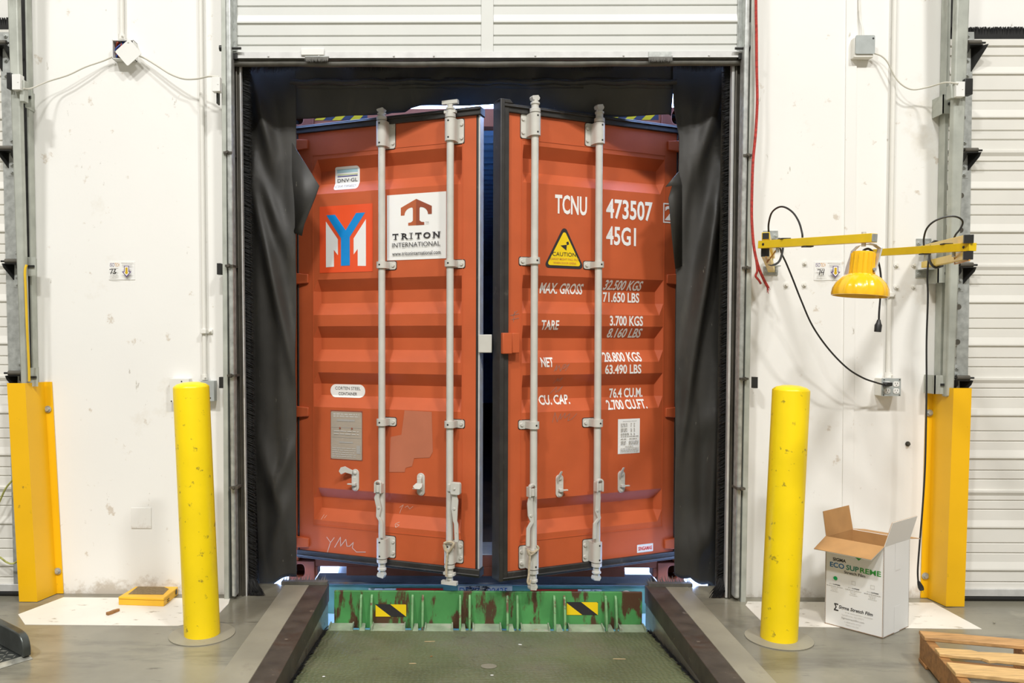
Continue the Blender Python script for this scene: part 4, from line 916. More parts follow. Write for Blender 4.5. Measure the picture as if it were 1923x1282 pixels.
# caution triangle
def rtri(cx, zb_, w, h, r, n=6):
    V = [Vector((cx - w / 2, zb_)), Vector((cx + w / 2, zb_)), Vector((cx, zb_ + h))]; cen = (V[0] + V[1] + V[2]) / 3; out = []
    ins = [v + (cen - v).normalized() * r * 2 for v in V]; ang = [(150, 270), (270, 390), (30, 150)]
    for v, (a0, a1) in zip(ins, ang):
        for k in range(n + 1):
            t = math.radians(a0 + (a1 - a0) * k / n); out.append((v.x + r * math.cos(t), v.y + r * math.sin(t)))
    return out
a, b, c, d = FR.rect(1022, 425, 1096, 503); D = Decal(FR); cx = (a + c) / 2; w, h = c - a, d - b
D.poly(rtri(cx, b - .003, w + .012, h + .012, .02), 'ink_black'); D.poly(rtri(cx, b + .013, w - .032, h - .035, .012), 'caution_yellow')
D.polys([[(cx - w * .1, b + h * .62 - .02), (cx + w * .06, b + h * .56), (cx + w * .05, b + h * .42)], [(cx + w * .045, b + h * .62), (cx + w * .10, b + h * .645), (cx + w * .12, b + h * .575), (cx + w * .065, b + h * .55)]], 'ink_black')
D.text('CAUTION!', cx - w * .30, b + h * .28, cx + w * .33, b + h * .375, 'ink_black'); D.text('CARGO MIGHT FALL OUT', cx - w * .36, b + h * .185, cx + w * .37, b + h * .235, 'orange_ink', 0, .01); D.text('WHEN DOOR OPENS', cx - w * .28, b + h * .095, cx + w * .3, b + h * .145, 'orange_ink', 0, .01)
D.build('caution_sticker', dr_, 'yellow and black triangular CAUTION sticker')
a, b, c, d = FR.rect(1160, 786, 1201, 851); D = Decal(FR); w, h = c - a, d - b
D.poly([(a, b), (c, b), (c, d), (a, d)], 'sticker_white'); D.text('SINGAMAS GROUP', a + w * .22, b + h * .91, a + w * .85, b + h * .945, 'ink_grey')
for z0, z1, n, cols, sd in ((.76, .88, 3, ((.12, .42), (.57, .63), (.71, .77)), 1), (.62, .74, 3, ((.12, .42), (.57, .63), (.71, .77)), 2), (.53, .60, 2, ((.12, .5), (.57, .63), (.71, .77)), 3), (.48, .52, 1, ((.12, .92),), 4), (.41, .45, 1, ((.12, .38), (.5, .85)), 5), (.26, .38, 3, ((.12, .35), (.48, .92)), 6), (.19, .23, 1, ((.32, .7),), 7), (.05, .17, 3, ((.1, .92),), 8)):
    D.lines(a, b + h * z0, c, b + h * z1, n, 'ink_grey', cols, sd, 0.5)
D.build('data_sticker', dr_, 'white printed data sheet sticker')
a, b, c, d = FR.rect(1196, 1021, 1226, 1036); D = Decal(FR); w, h = c - a, d - b
D.poly(rrect(a, b, c, d, .004), 'sticker_white'); D.polys([[(a + w * .04, b + h * .06), (c - w * .04, b + h * .06), (c - w * .04, b + h * .1), (a + w * .04, b + h * .1)], [(a + w * .04, b + h * .9), (c - w * .04, b + h * .9), (c - w * .04, b + h * .94), (a + w * .04, b + h * .94)]], 'pale_blue')
D.text('SINGAMAS', a + w * .07, b + h * .25, c - w * .07, b + h * .75, 'ink_red', 0, .03); D.build('maker_sticker', dr_, 'small white sticker with red lettering')
for pts in (((1040, 697), (1046, 684), (1043, 696), (1050, 686), (1052, 697), (1058, 685), (1063, 684), (1057, 693), (1069, 683), (1061, 696)), ((1044, 720), (1050, 710), (1050, 716), (1058, 709), (1054, 717)), ((1040, 739), (1052, 727), (1050, 738), (1064, 725), (1055, 737)), ((1037, 793), (1042, 774), (1046, 792), (1053, 776), (1052, 787), (1061, 775), (1060, 785), (1070, 776), (1066, 790), (1074, 786), (1083, 776)), ((958, 592), (974, 589)), ((960, 600), (974, 597)), ((966, 584), (964, 604)), ((962, 593), (971, 583))):
    D = Decal(FR); D.stroke([FR.loc(*p) for p in pts], 0.0025, 'chalk_grey'); D.build('chalk_mark', dr_, 'faint grey chalk scribble')
# short ropes tied to two of the rods
def rope(label, pts, r, mat, name='short_rope', group=None, cat='rope', n=8):
    mb = MB(); mb.tube(smooth_path(pts), r, n); return tag(mb.build(name, mat), label, cat, group)
def fw(fr, px, py, off):
    x, z = fr.loc(px, py, off); p = fr.h + fr.u * x + fr.n * off; return Vector((p.x, p.y, z))
o = RO + 0.038
rope('short tan rope knotted to the lower end of the rod beside the left door edge', [fw(FL, *p, o) for p in ((834, 1020), (843, 1017), (852, 1020), (847, 1030), (840, 1036), (834, 1022), (836, 1032), (840, 1038), (839, 1050), (838, 1065), (838, 1082))], 0.0075, 'rope_tan')
rope('short tan rope knotted to the lower end of the rod beside the right door edge', [fw(FR, *p, o + .005) for p in ((990, 1032), (1000, 1037), (1011, 1030), (1008, 1025), (1010, 1031), (995, 1042), (991, 1032), (995, 1044), (994, 1060), (993, 1080), (991, 1092), (994, 1097), (996, 1088))], 0.0065, 'rope_tan')

# ------------------------------------------------------------------ trailer chassis under the container
tc_ = empty('trailer_chassis', (0.16, CF, -1.0)); tag(tc_, 'turquoise trailer chassis carrying the red container', 'trailer')
YC = CF - 0.03
mb = MB(); x0, x1 = ax(590, CF, 1085), ax(1236, CF, 1085); z0, z1 = az(1099, YC), az(1084, YC)
mb.box((x0, YC, z0), (x1, YC + 0.2, ZB - 0.002)); mb.build('bolster_rail', 'chassis_rail', tc_, bevel=0.006)
mb = MB(); X0, X1 = ax(610, YC, 1130), ax(1224, YC, 1130); mb.box((X0, YC + 0.02, -0.62), (X1, YC + 0.06, z0 - 0.001)); mb.build('rear_beam', 'turquoise', tc_, bevel=0.004)
for x in (-0.35, 0.67): mb = MB(); mb.box((x - 0.07, YC + 0.2, -0.45), (x + 0.07, CF + 12, ZB - 0.004)); mb.build('frame_rail', 'turquoise', tc_)
for x in (-0.78, 1.1):
    for y in (CF + 1.2, CF + 2.5): mb = MB(); mb.lathe([(0.3, -0.13), (0.5, -0.13), (0.52, -0.1), (0.52, 0.1), (0.5, 0.13), (0.3, 0.13)], (x, y, -0.78), (1, 0, 0), 28); mb.build('wheel', 'gasket_rubber', tc_)
yb = YC + 0.0185
def beam_plate(name, mat, a, b, c, d): mb = MB(); mb.box((ax(a, yb, b), yb - 0.001, az(d, yb, a)), (ax(c, yb, b), yb + 0.001, az(b, yb, a))); return mb.build(name, mat, tc_)
beam_plate('white_tape', 'tape_white', 692, 1104, 744, 1112); beam_plate('red_tape', 'tape_red', 744, 1104, 832, 1112); beam_plate('red_tape', 'tape_red', 996, 1106, 1085, 1113); beam_plate('white_tape', 'tape_white', 1085, 1106, 1130, 1113)
pl = beam_plate('number_plate', 'plate_cream', 860, 1099.5, 962, 1116)
mb = MB(); fn = lambda u, v: (u, yb - 0.0022, v)
mb.text('DEZZ 400425', fn, ax(863, yb, 1110), az(1115, yb), ax(953, yb, 1110), az(1103, yb), 'ink_blue')
rnd = random.Random(4)
for k in range(34):
    x = ax(872 + 38 * rnd.random(), yb, 1105); z = az(1101 + 9 * rnd.random(), yb); mb.prism([(x, yb - 0.003, z), (x + rnd.uniform(.01, .04), yb - 0.003, z + rnd.uniform(-.006, .006)), (x + rnd.uniform(.0, .03), yb - 0.003, z + rnd.uniform(.002, .012))], (0, 0.0004, 0), 'ink_black')
mb.build('lettering', None, tc_, smooth=0)
for px in (645, 1176):
    p = at(px, 1121, yb); mb = MB(); mb.lathe([(0.036, 0), (0.042, 0.0), (0.042, 0.012), (0.034, 0.02), (0.034, 0.012)], p, (0, -1, 0), 24, 'tape_white'); mb.lathe([(0.033, 0), (0.033, 0.01), (0.02, 0.016)], p, (0, -1, 0), 24, 'tape_red'); mb.build('tail_lamp', None, tc_)
for px in (621, 1211):
    p = at(px, 1158, yb - 0.004); mb = MB(); mb.box((p.x - 0.03, yb - 0.02, p.z - 0.05), (p.x + 0.03, yb, p.z + 0.02)); mb.build('beam_bracket', 'pale_blue', tc_)

# ------------------------------------------------------------------ dock leveler
DF = 0.05                                    # front edge of the deck
zf = -0.212
lev = empty('dock_leveler', (0.15, -1.0, -0.6)); tag(lev, 'green tread plate dock leveler sunk in its pit, lip raised', 'dock leveler')
sl = (zf - 0.0) / (DF + 1.99)
mb = MB(); d0, d1 = PL + 0.012, PR - 0.012
f0, f1 = ax(604, DF, 1187), ax(1223, DF, 1187)
q = [(d0, -2.03, 0.0), (d1, -2.03, 0.0), (f1 if f1 < d1 else d1, DF, zf), (f0 if f0 > d0 else d0, DF, zf)]
mb.prism(q, (0, 0, -0.012)); dk = mb.build('deck', 'deck_plate', lev, smooth=0)
mb = MB(); mb.box((d0, -1.9, -0.62), (d0 + 0.06, DF - 0.1, -0.28)); mb.box((d1 - 0.06, -1.9, -0.62), (d1, DF - 0.1, -0.28)); mb.box((d0, DF - 0.08, -0.34), (d1, DF - 0.02, zf - 0.014)); mb.build('frame', 'black_steel', lev)
mb = MB()
for x, s in ((d0 - 0.011, 1), (d1 + 0.011, -1)):
    bristles(mb, (x, -1.98, 0.004), (x, DF, zf + 0.012), 0.024, s, 0, 0)
    for k in range(700):
        t = random.random(); y = -1.98 + (DF + 1.98) * t; z = y * sl + 1.99 * sl + 0.004
        mb.prism([(x, y, z - 0.012), (x, y + 0.01, z - 0.012), (x + s * random.uniform(.012, .034), y + random.uniform(-.01, .01), z + random.uniform(0, .02))], (0, 0.002, 0.002))
o = mb.build('side_weather_seal', 'black_bristle', lev, smooth=0); o['kind'] = 'stuff'
mb = MB(); p = at(905, 1251, DF); 
def on_deck(px, py):
    d = ray(px, py); n = Vector((0, -sl, 1)); p0 = Vector((0, -1.99, 0)); t = (p0 - CAM).dot(n) / d.dot(n); return CAM + d * t
p = on_deck(918, 1250.5); mb.lathe([(0.038, 0), (0.038, 0.0012), (0.02, 0.0016)], p, (0, -sl, 1), 24); mb.build('access_hole', 'pale_concrete', lev)
LY = 0.115                                  # lip face
lx0, lx1 = ax(627.5, LY, 1140), ax(1206, LY, 1140); lt, lb = az(1110.5, LY), zf + 0.005
mb = MB(); mb.box((lx0, LY, lb - 0.02), (lx1, LY + 0.02, lt)); lip = mb.build('lip', 'leveler_green', lev, bevel=0.003)
WORLD[lip] = WORLD[lev]
for pa, pb in ((675, 695), (772, 791.5), (862, 880), (951, 970), (1040, 1059), (1137, 1156)):
    for px in (pa, pb):
        x = ax(px, LY - 0.04, 1150); mb = MB()
        mb.prism([(x, LY, lt - 0.018), (x, LY - 0.018, lt - 0.03), (x, LY - 0.052, zf + 0.05), (x, LY - 0.052, zf - 0.012), (x, LY, zf - 0.012)], (0.0125, 0, 0)); mb.build('lip_rib', 'fin_green', lip, bevel=0.002)
for a, b in ((705, 763), (1067, 1126)):
    hazard('hazard_decal', lip, ax(a, LY), ax(b, LY), az(1158 if a < 900 else 1153, LY), az(1135 if a < 900 else 1129, LY), LY - 0.002, ('ink_black', 'caution_yellow'), 1, -1.3)
def tab(a, b):
    x0, x1 = ax(a, DF, 1185), ax(b, DF, 1185); mb = MB()
    zr = zf + 0.016
    mb.hexa([(x0, DF - 0.03, zf + 0.001), (x1, DF - 0.03, zf + 0.001), (x1 - .006, LY - 0.002, zr), (x0 + .006, LY - 0.002, zr), (x0, DF - 0.03, zf - 0.011), (x1, DF - 0.03, zf - 0.011), (x1 - .006, LY - 0.002, zr - 0.012), (x0 + .006, LY - 0.002, zr - 0.012)])
    if b - a > 25:
        for x in (x0 + .004, x1 - .012): mb.box((x, DF - 0.02, zf), (x + 0.008, LY - 0.003, zr + 0.008))
    mb.build('hinge_tab', 'tab_green', lev, bevel=0.0015)
for a, b in ((616, 664), (696, 762), (796, 852), (886, 943), (977, 1034), (1067, 1136), (1162, 1214), (675, 686), (775, 786), (865, 875), (955, 966), (1044, 1057), (1141, 1153)): tab(a, b)
# ------------------------------------------------------------------ bollards
def bollard(px_b, py_b, px_t, py_t, label):
    c = atz(px_b, py_b); r = 0.0835; base = Vector((c.x, c.y + r, 0)); top = at(px_t, py_t, base.y)
    axis = Vector((top.x - base.x, 0, top.z)); L = axis.length; axis.normalize()
    root = empty('bollard', base); tag(root, label, 'bollard')
    mb = MB(); h = L - 0.022
    mb.lathe([(r, 0.0), (r, h * 0.5), (r, h - 0.006), (r * 0.985, h), (r * 0.8, h + 0.012), (r * 0.45, h + 0.02), (0.001, h + 0.0225)], base + Vector((0, 0, 0.001)), axis, 56); mb.build('post', 'safety_yellow', root, smooth=50)
    mb = MB(); mb.lathe([(r + 0.001, 0.0012), (r + 0.07, 0.0012), (r + 0.07, 0.004), (r + 0.001, 0.005)], base, (0, 0, 1), 48); mb.build('grout_ring', 'pale_concrete', root)
bollard(369, 1203, 358.5, 717, 'scuffed yellow bollard left of the container doorway')
bollard(1476, 1211, 1486, 723, 'scuffed yellow bollard right of the doorway, near the open carton')
# ------------------------------------------------------------------ track guards
def guard(bot, top, pyb, pyt, ys, label, bolts):
    """bent sheet: photo x of each fold at floor and top, depth of each fold"""
    root = empty('track_guard', atz(sum(bot) / len(bot), 1128)); tag(root, label, 'track guard')
    B = [at(x, y, Y) for x, y, Y in zip(bot, pyb, ys)]; T = [at(x, y, Y) for x, y, Y in zip(top, pyt, ys)]
    for p in B: p.z = 0.003
    zt = sum(p.z for p in T) / len(T)
    for p in T: p.z = zt
    mb = MB(); th = Vector((0, 0.006, 0)); n = len(B)
    loop = lambda P: [p for p in P] + [p + th for p in reversed(P)]
    mb.loft([loop(B), loop([b.lerp(t, .5) for b, t in zip(B, T)]), loop(T)]); mb.build('bent_plate', 'guard_yellow', root, smooth=20)
    for px, py in bolts:
        mb = MB(); boltmb(mb, at(px, py, -0.011), 0.012); mb.build('anchor_bolt', 'galvanised', root)
guard([36, 70, 107, 119], [13, 47, 83, 97], [1137, 1138, 1121, 1119], [719, 719, 717, 717], [-0.15, -0.15, -0.008, -0.008], 'yellow bent steel guard standing at the left door track', [(90, 768), (108.5, 1072)])
guard([1811, 1776, 1741, 1729], [1825, 1791, 1752, 1740], [1147, 1147, 1130, 1128], [728, 728, 726, 726], [-0.15, -0.15, -0.008, -0.008], 'yellow bent steel guard standing at the right door track', [(1745, 775), (1737.5, 1081)])

# ------------------------------------------------------------------ wall boxes, conduits and cables
def wbox(mb, a, b, c, d, y0, y1, mat=None):
    p, q = at(a, b, y0), at(c, d, y0); mb.box((p.x, y0, q.z), (q.x, y1, p.z), mat)
# open junction box, cover hanging askew
p = at(236, 96, -0.05)
jb = empty('junction_box', (p.x, 0, p.z - 0.05)); tag(jb, 'open junction box left of the doorway, cover hanging askew over its wires', 'junction box')
a, b = at(210.5, 75, -0.055), at(240, 110, -0.055); x0, x1, z0, z1 = a.x, a.x + 0.115, b.z, a.z
mb = MB(); mb.box((x0, -0.004, z0), (x1, -0.001, z1)); mb.box((x0, -0.055, z0), (x0 + 0.003, -0.003, z1)); mb.box((x1 - 0.003, -0.055, z0), (x1, -0.003, z1)); mb.box((x0, -0.055, z0), (x1, -0.003, z0 + 0.003)); mb.box((x0, -0.055, z1 - 0.003), (x1, -0.003, z1)); mb.build('box_shell', 'white_plastic', jb)
mb = MB(); mb.box((x0 + .004, -0.008, z0 + .004), (x1 - .004, -0.0045, z1 - .004)); mb.build('box_lining', 'black_plastic', jb)
rnd = random.Random(3)
for mat in ('wire_red', 'wire_red', 'wire_blue', 'black_plastic', 'wire_red', 'wire_blue'):
    q = [(x0 + rnd.uniform(.01, .06), rnd.uniform(-.05, -.02), z0 + rnd.uniform(.01, .1)) for _ in range(5)]; mb = MB(); mb.tube(smooth_path(q, 6), 0.004, 8); mb.build('wire', mat, jb)
mb = MB(); c_ = at(241, 98.5, -0.066); hw = 0.0515; rr = rrect(-hw, -hw, hw, hw, 0.008, 3); t = math.radians(41)
mb.prism([(c_.x + u * math.cos(t) - v * math.sin(t), -0.066, c_.z + u * math.sin(t) + v * math.cos(t)) for u, v in rr], (0, 0.003, 0)); mb.cyl(c_ + Vector((0.0, 0.0, 0.055)), c_ + Vector((0, -0.004, 0.055)), 0.004, n=10, mat=None)
mb.build('box_cover', 'white_plastic', jb)
a, b = at(1605, 69, -0.05), at(1641, 107, -0.05)
jr = empty('junction_box', ((a.x + b.x) / 2, 0, b.z)); tag(jr, 'closed grey junction box high on the wall right of the doorway', 'junction box')
mb = MB(); mb.box((a.x, -0.045, b.z), (b.x, -0.001, a.z)); mb.build('box_shell', 'conduit_white', jr, bevel=0.004)
mb = MB(); a, b = at(1607, 66, -0.052), at(1643, 101, -0.052); mb.prism([(x, -0.052, z) for x, z in rrect(a.x, b.z, b.x, a.z, .008)], (0, 0.003, 0), 'box_grey'); q = at(1640, 72, -0.052); mb.cyl(q, q + Vector((0, -0.001, 0)), 0.005, n=12, mat='black_plastic'); mb.build('box_cover', None, jr)

def wall_box(name, label, cat, pxr, depth, mat, screws=(), bevel=0.005):
    mb = MB(); wbox(mb, *pxr, -depth, -0.001, mat)
    for px, py in screws: q = at(px, py, -depth); mb.cyl(q, q + Vector((0, -0.0015, 0)), 0.004, n=10, mat='black_plastic')
    return tag(mb.build(name, None, None, bevel=bevel), label, cat)
wall_box('switch_box', 'pale switch box on the wall behind the left bollard, left one of the pair', 'electrical box', (318.5, 711, 355, 755), 0.05, 'conduit_white', ((341, 716), (322, 753)))
wall_box('outlet_box', 'grey electrical box at the foot of the left wall conduit, behind the left bollard', 'electrical box', (377, 715, 402, 753), 0.05, 'box_grey', ((395, 747), ))
wall_box('cover_plate', 'square blank plate low on the white wall left of the doorway', 'wall plate', (246, 953, 284, 992), 0.004, 'white_wall', (), 0.001)
def sensor(label, pxr, arm):
    yq = -0.17 if 300 < pxr[0] < 1500 else -0.215; a, b = at(pxr[0], pxr[1], yq), at(pxr[2], pxr[3], yq); root = empty('door_sensor', ((a.x + b.x) / 2, yq + .02, b.z)); tag(root, label, 'sensor', 'door sensors on the tracks')
    mb = MB(); mb.box((a.x, yq, b.z), (b.x, yq + .04, a.z)); q = ((a.x + b.x) / 2 + 0.01, yq, (a.z + b.z) / 2); mb.cyl(q, (q[0], yq - .002, q[2]), 0.004, n=8); mb.build('sensor_body', 'white_plastic', root, bevel=0.004)
    for nm, r, mat in arm:
        a, b = at(r[0], r[1], r[4]), at(r[2], r[3], r[4]); mb = MB(); mb.box((a.x, r[4], b.z), (b.x, r[4] + 0.04, a.z)); mb.build(nm, mat, root, bevel=0.002)
sensor('white sensor on the track left of the container doorway', (398, 144, 413, 171), (('hook', (406, 171, 409, 194, -0.14), 'black_steel'),))
sensor('white sensor with black reader on the track of the left edge door', (22, 139, 38, 168), (('reader', (12, 136, 21, 166, -0.205), 'black_steel'), ('sensor_bracket', (36, 150, 46, 190, -0.195), 'old_galvanised')))
sensor('white sensor with black reader on the track of the right edge door', (1796, 153, 1812, 181), (('reader', (1813, 147, 1827, 177, -0.205), 'black_steel'), ('sensor_bracket', (1786, 158, 1797, 184, -0.195), 'old_galvanised')))
def wire(name, label, cat, pts, r, mat, n=8):
    mb = MB(); mb.tube(smooth_path([at(*q) for q in pts]), r, n); return tag(mb.build(name, mat), label, cat)
wire('sensor_cable', 'thin pale cable sagging from the open junction box toward the left edge door', 'cable', ((211, 107, -.03), (192, 115, -.03), (160, 126, -.05), (128, 141, -.06), (90, 153, -.08), (58, 166, -.15), (44, 166, -.205)), 0.0042, 'cable_white')
wire('sensor_cable', 'thin pale cable from the open junction box to the sensor left of the doorway', 'cable', ((262, 105, -.03), (275, 111, -.04), (296, 124, -.05), (320, 139, -.06), (345, 148, -.08), (370, 148, -.10), (392, 143.5, -.15), (411, 144, -.15)), 0.0048, 'cable_white')
wire('sensor_cable', 'thin pale cable from the closed junction box to the right edge door', 'cable', ((1641, 100, -.03), (1655, 105, -.04), (1667, 117, -.05), (1680, 143, -.05), (1695, 160, -.06), (1715, 168, -.07), (1745, 163, -.09), (1775, 155, -.16), (1799, 157, -.22)), 0.0042, 'cable_white')
wire('feed_cable', 'painted cable running up the wall from the closed junction box', 'cable', ((1608, -560, -.012), (1613, -30, -.012), (1614, 10, -.012), (1615, 35, -.012), (1619, 52, -.02), (1620, 70, -.025)), 0.0055, 'conduit_white')
def conduit(label, pts, r, clamps=(), extra=()):
    root = empty('conduit', (at(*pts[-1]).x, -0.02, at(*pts[-1]).z)); tag(root, label, 'conduit')
    P = [at(*q) for q in pts]; P[0] = P[0] + (P[0] - P[1]).normalized() * 1.6; mb = MB(); mb.tube(P, r, 14); mb.build('pipe', 'conduit_white', root)
    for px, py, w in clamps:
        q = at(px, py, -0.03); mb = MB(); mb.box((q.x - w, -0.008, q.z - 0.012), (q.x + w + 0.02, -0.001, q.z + 0.012)); mb.box((q.x - r - .004, -0.044, q.z - 0.012), (q.x + r + .004, -0.005, q.z + 0.012)); boltmb(mb, (q.x + w + .008, -0.008, q.z), 0.006); mb.build('pipe_clamp', 'conduit_white', root, bevel=0.002)
    for px, py in extra:
        q = at(px, py, -0.02); mb = MB(); mb.cyl(q + Vector((0, 0, -.014)), q + Vector((0, 0, .014)), r + .006, n=14); boltmb(mb, q + Vector((.01, -r - .004, 0)), 0.004); mb.build('pipe_fitting', 'conduit_white', root)
conduit('white painted conduit running down the wall just left of the doorway', ((376.5, -30, -.02), (384.5, 714, -.02)), 0.0125, ((382.5, 622, 0.022),), ((384, 708),))
conduit('white painted conduit above the open junction box', ((228, -30, -.02), (229, 74, -.02)), 0.0125, (), ((229, 70),))
conduit('white painted conduit running down the wall to the quad outlet', ((1681, -30, -.02), (1668, 709, -.02)), 0.0125, ((1671, 553, 0.022),), ((1668.5, 704),))
# quad outlet
fa, fb = at(1656, 710, -0.075), at(1691.5, 743.5, -0.075)
qo = empty('quad_outlet', ((fa.x + fb.x) / 2, 0, fb.z)); tag(qo, 'grey quad outlet box with four white sockets right of the doorway', 'outlet')
mb = MB(); mb.box((fa.x, -0.072, fb.z), (fb.x, -0.001, fa.z)); mb.build('box_shell', 'conduit_white', qo, bevel=0.003)
mb = MB(); mb.box((fa.x, -0.075, fb.z), (fb.x, -0.072, fa.z)); w, h = fb.x - fa.x, fa.z - fb.z
mb.build('face_plate', 'box_grey', qo)
for u in (.29, .75):
    for v in (.29, .68):
        cx, cz = fa.x + w * u, fb.z + h * v; mb = MB()
        mb.prism([(x, -0.0775, z) for x, z in oval(cx, cz, .0165, .0145, 24, 3)], (0, 0.0026, 0), 'white_plastic')
        for dx in (-.006, .006): mb.box((cx + dx - .0012, -0.0782, cz), (cx + dx + .0012, -0.0774, cz + .007), 'ink_black')
        mb.prism([(x, -0.0782, z) for x, z in oval(cx, cz - .0075, .0025, .0025, 10, 2)], (0, 0.0008, 0), 'ink_black'); mb.build('socket', None, qo)
for u, v in ((.12, .92), (.93, .92), (.1, .06), (.93, .06)):
    mb = MB(); mb.cyl((fa.x + w * u, -0.075, fb.z + h * v), (fa.x + w * u, -0.0765, fb.z + h * v), .0035, n=10); mb.build('screw', 'dark_steel', qo)
# empty anchor bolts
for px, py, lb in ((1510.7, 494, 'left of the dock sign, above two others'), (1476, 535, 'below the left dock light bracket'), (1510, 534.6, 'under the dock sign corner, in the lower left row'), (1683, 498, 'upper left of the four below the right arm'), (1715.5, 497.6, 'upper right of the four below the right arm'), (1683, 539, 'lower left of the four below the right arm'), (1715.5, 538, 'lower right of the four below the right arm'), (1704.5, 833, 'alone low on the wall beside the right track guard')):
    mb = MB(); boltmb(mb, at(px, py, -0.001), 0.0085, h=0.016); tag(mb.build('anchor_bolt', 'conduit_white' if py < 800 else 'dark_steel'), 'small painted anchor bolt ' + lb, 'bolt', 'bare anchor bolts in the right wall')
# dock signs
def sign(a, b, c, d, num, label, strokes):
    p, q = at(a, b, -0.002), at(c, d, -0.002); w, h = q.x - p.x, p.z - q.z; root = empty('dock_sign', ((p.x + q.x) / 2, 0, q.z)); tag(root, label, 'sign')
    mb = MB(); mb.box((p.x, -0.0025, q.z), (q.x, -0.0005, p.z)); mb.build('sheet', 'sticker_white', root)
    y = -0.0031; k = [0]
    def fn(u, v): return (p.x + w * u, y - 0.0003 * k[0], q.z + h * v)
    m = MB()
    def poly(pts, mat): k[0] += 1; m.add([fn(*t) for t in pts], [tuple(range(len(pts)))], mat)
    m.text('ISO', fn, .05, .72, .22, .92, 'purple_ink', .1); m.text('TECH', fn, .23, .72, .41, .92, 'orange_ink', .05)
    for u0, u1, v in ((.09, .37, .64), (.49, .96, .93), (.53, .93, .83), (.54, .92, .79), (.07, .33, .19), (.07, .43, .09)):
        x = u0
        while x < u1: poly([(x, v - .013), (min(u1, x + .04), v - .013), (min(u1, x + .04), v + .013), (x, v + .013)], 'ink_light_grey'); x += .05
    for st in strokes:
        for (u0, v0), (u1, v1) in zip(st, st[1:]):
            dv = Vector(((u1 - u0) * w, (v1 - v0) * h)); nn = Vector((-dv.y, dv.x)).normalized() * .0022; e = dv.normalized() * .001
            poly([(u0 + (nn.x - e.x) / w, v0 + (nn.y - e.y) / h), (u0 + (-nn.x - e.x) / w, v0 + (-nn.y - e.y) / h), (u1 + (-nn.x + e.x) / w, v1 + (-nn.y + e.y) / h), (u1 + (nn.x + e.x) / w, v1 + (nn.y + e.y) / h)], 'ink_black')
    ar = lambda s: [(.73 - .095 * s - .0, .75 if s == 1 else .75 - .045), (.73 + .095 * s, .75 if s == 1 else .75 - .045), (.73 + .095 * s, .44), (.73 + .18 * s, .44), (.73, .13 + .1 * (1 - s)), (.73 - .18 * s, .44), (.73 - .095 * s, .44)]
    poly(ar(1), 'purple_ink'); poly([(.73 - .073, .72), (.73 + .073, .72), (.73 + .073, .40), (.73 + .125, .40), (.73, .19), (.73 - .125, .40), (.73 - .073, .40)], 'sticker_white'); poly([(.73 - .043, .66), (.73 + .043, .66), (.73 + .043, .41), (.73 + .065, .37), (.73, .27), (.73 - .065, .37), (.73 - .043, .41)], 'gold_ink')
    m.build('print', None, root, smooth=0, fix=False)
sign(204, 491, 253.5, 525, '73', 'small white dock sign 73 with a down arrow, on the left wall', (((.08, .55), (.2, .56), (.12, .3)), ((.23, .55), (.32, .56), (.25, .44), (.33, .38), (.3, .32), (.22, .33))))
sign(1529, 491, 1580, 526, '74', 'small white dock sign 74 with a down arrow, on the right wall', (((.08, .55), (.19, .55), (.14, .27)), ((.26, .56), (.21, .4), (.31, .4)), ((.32, .57), (.28, .26))))

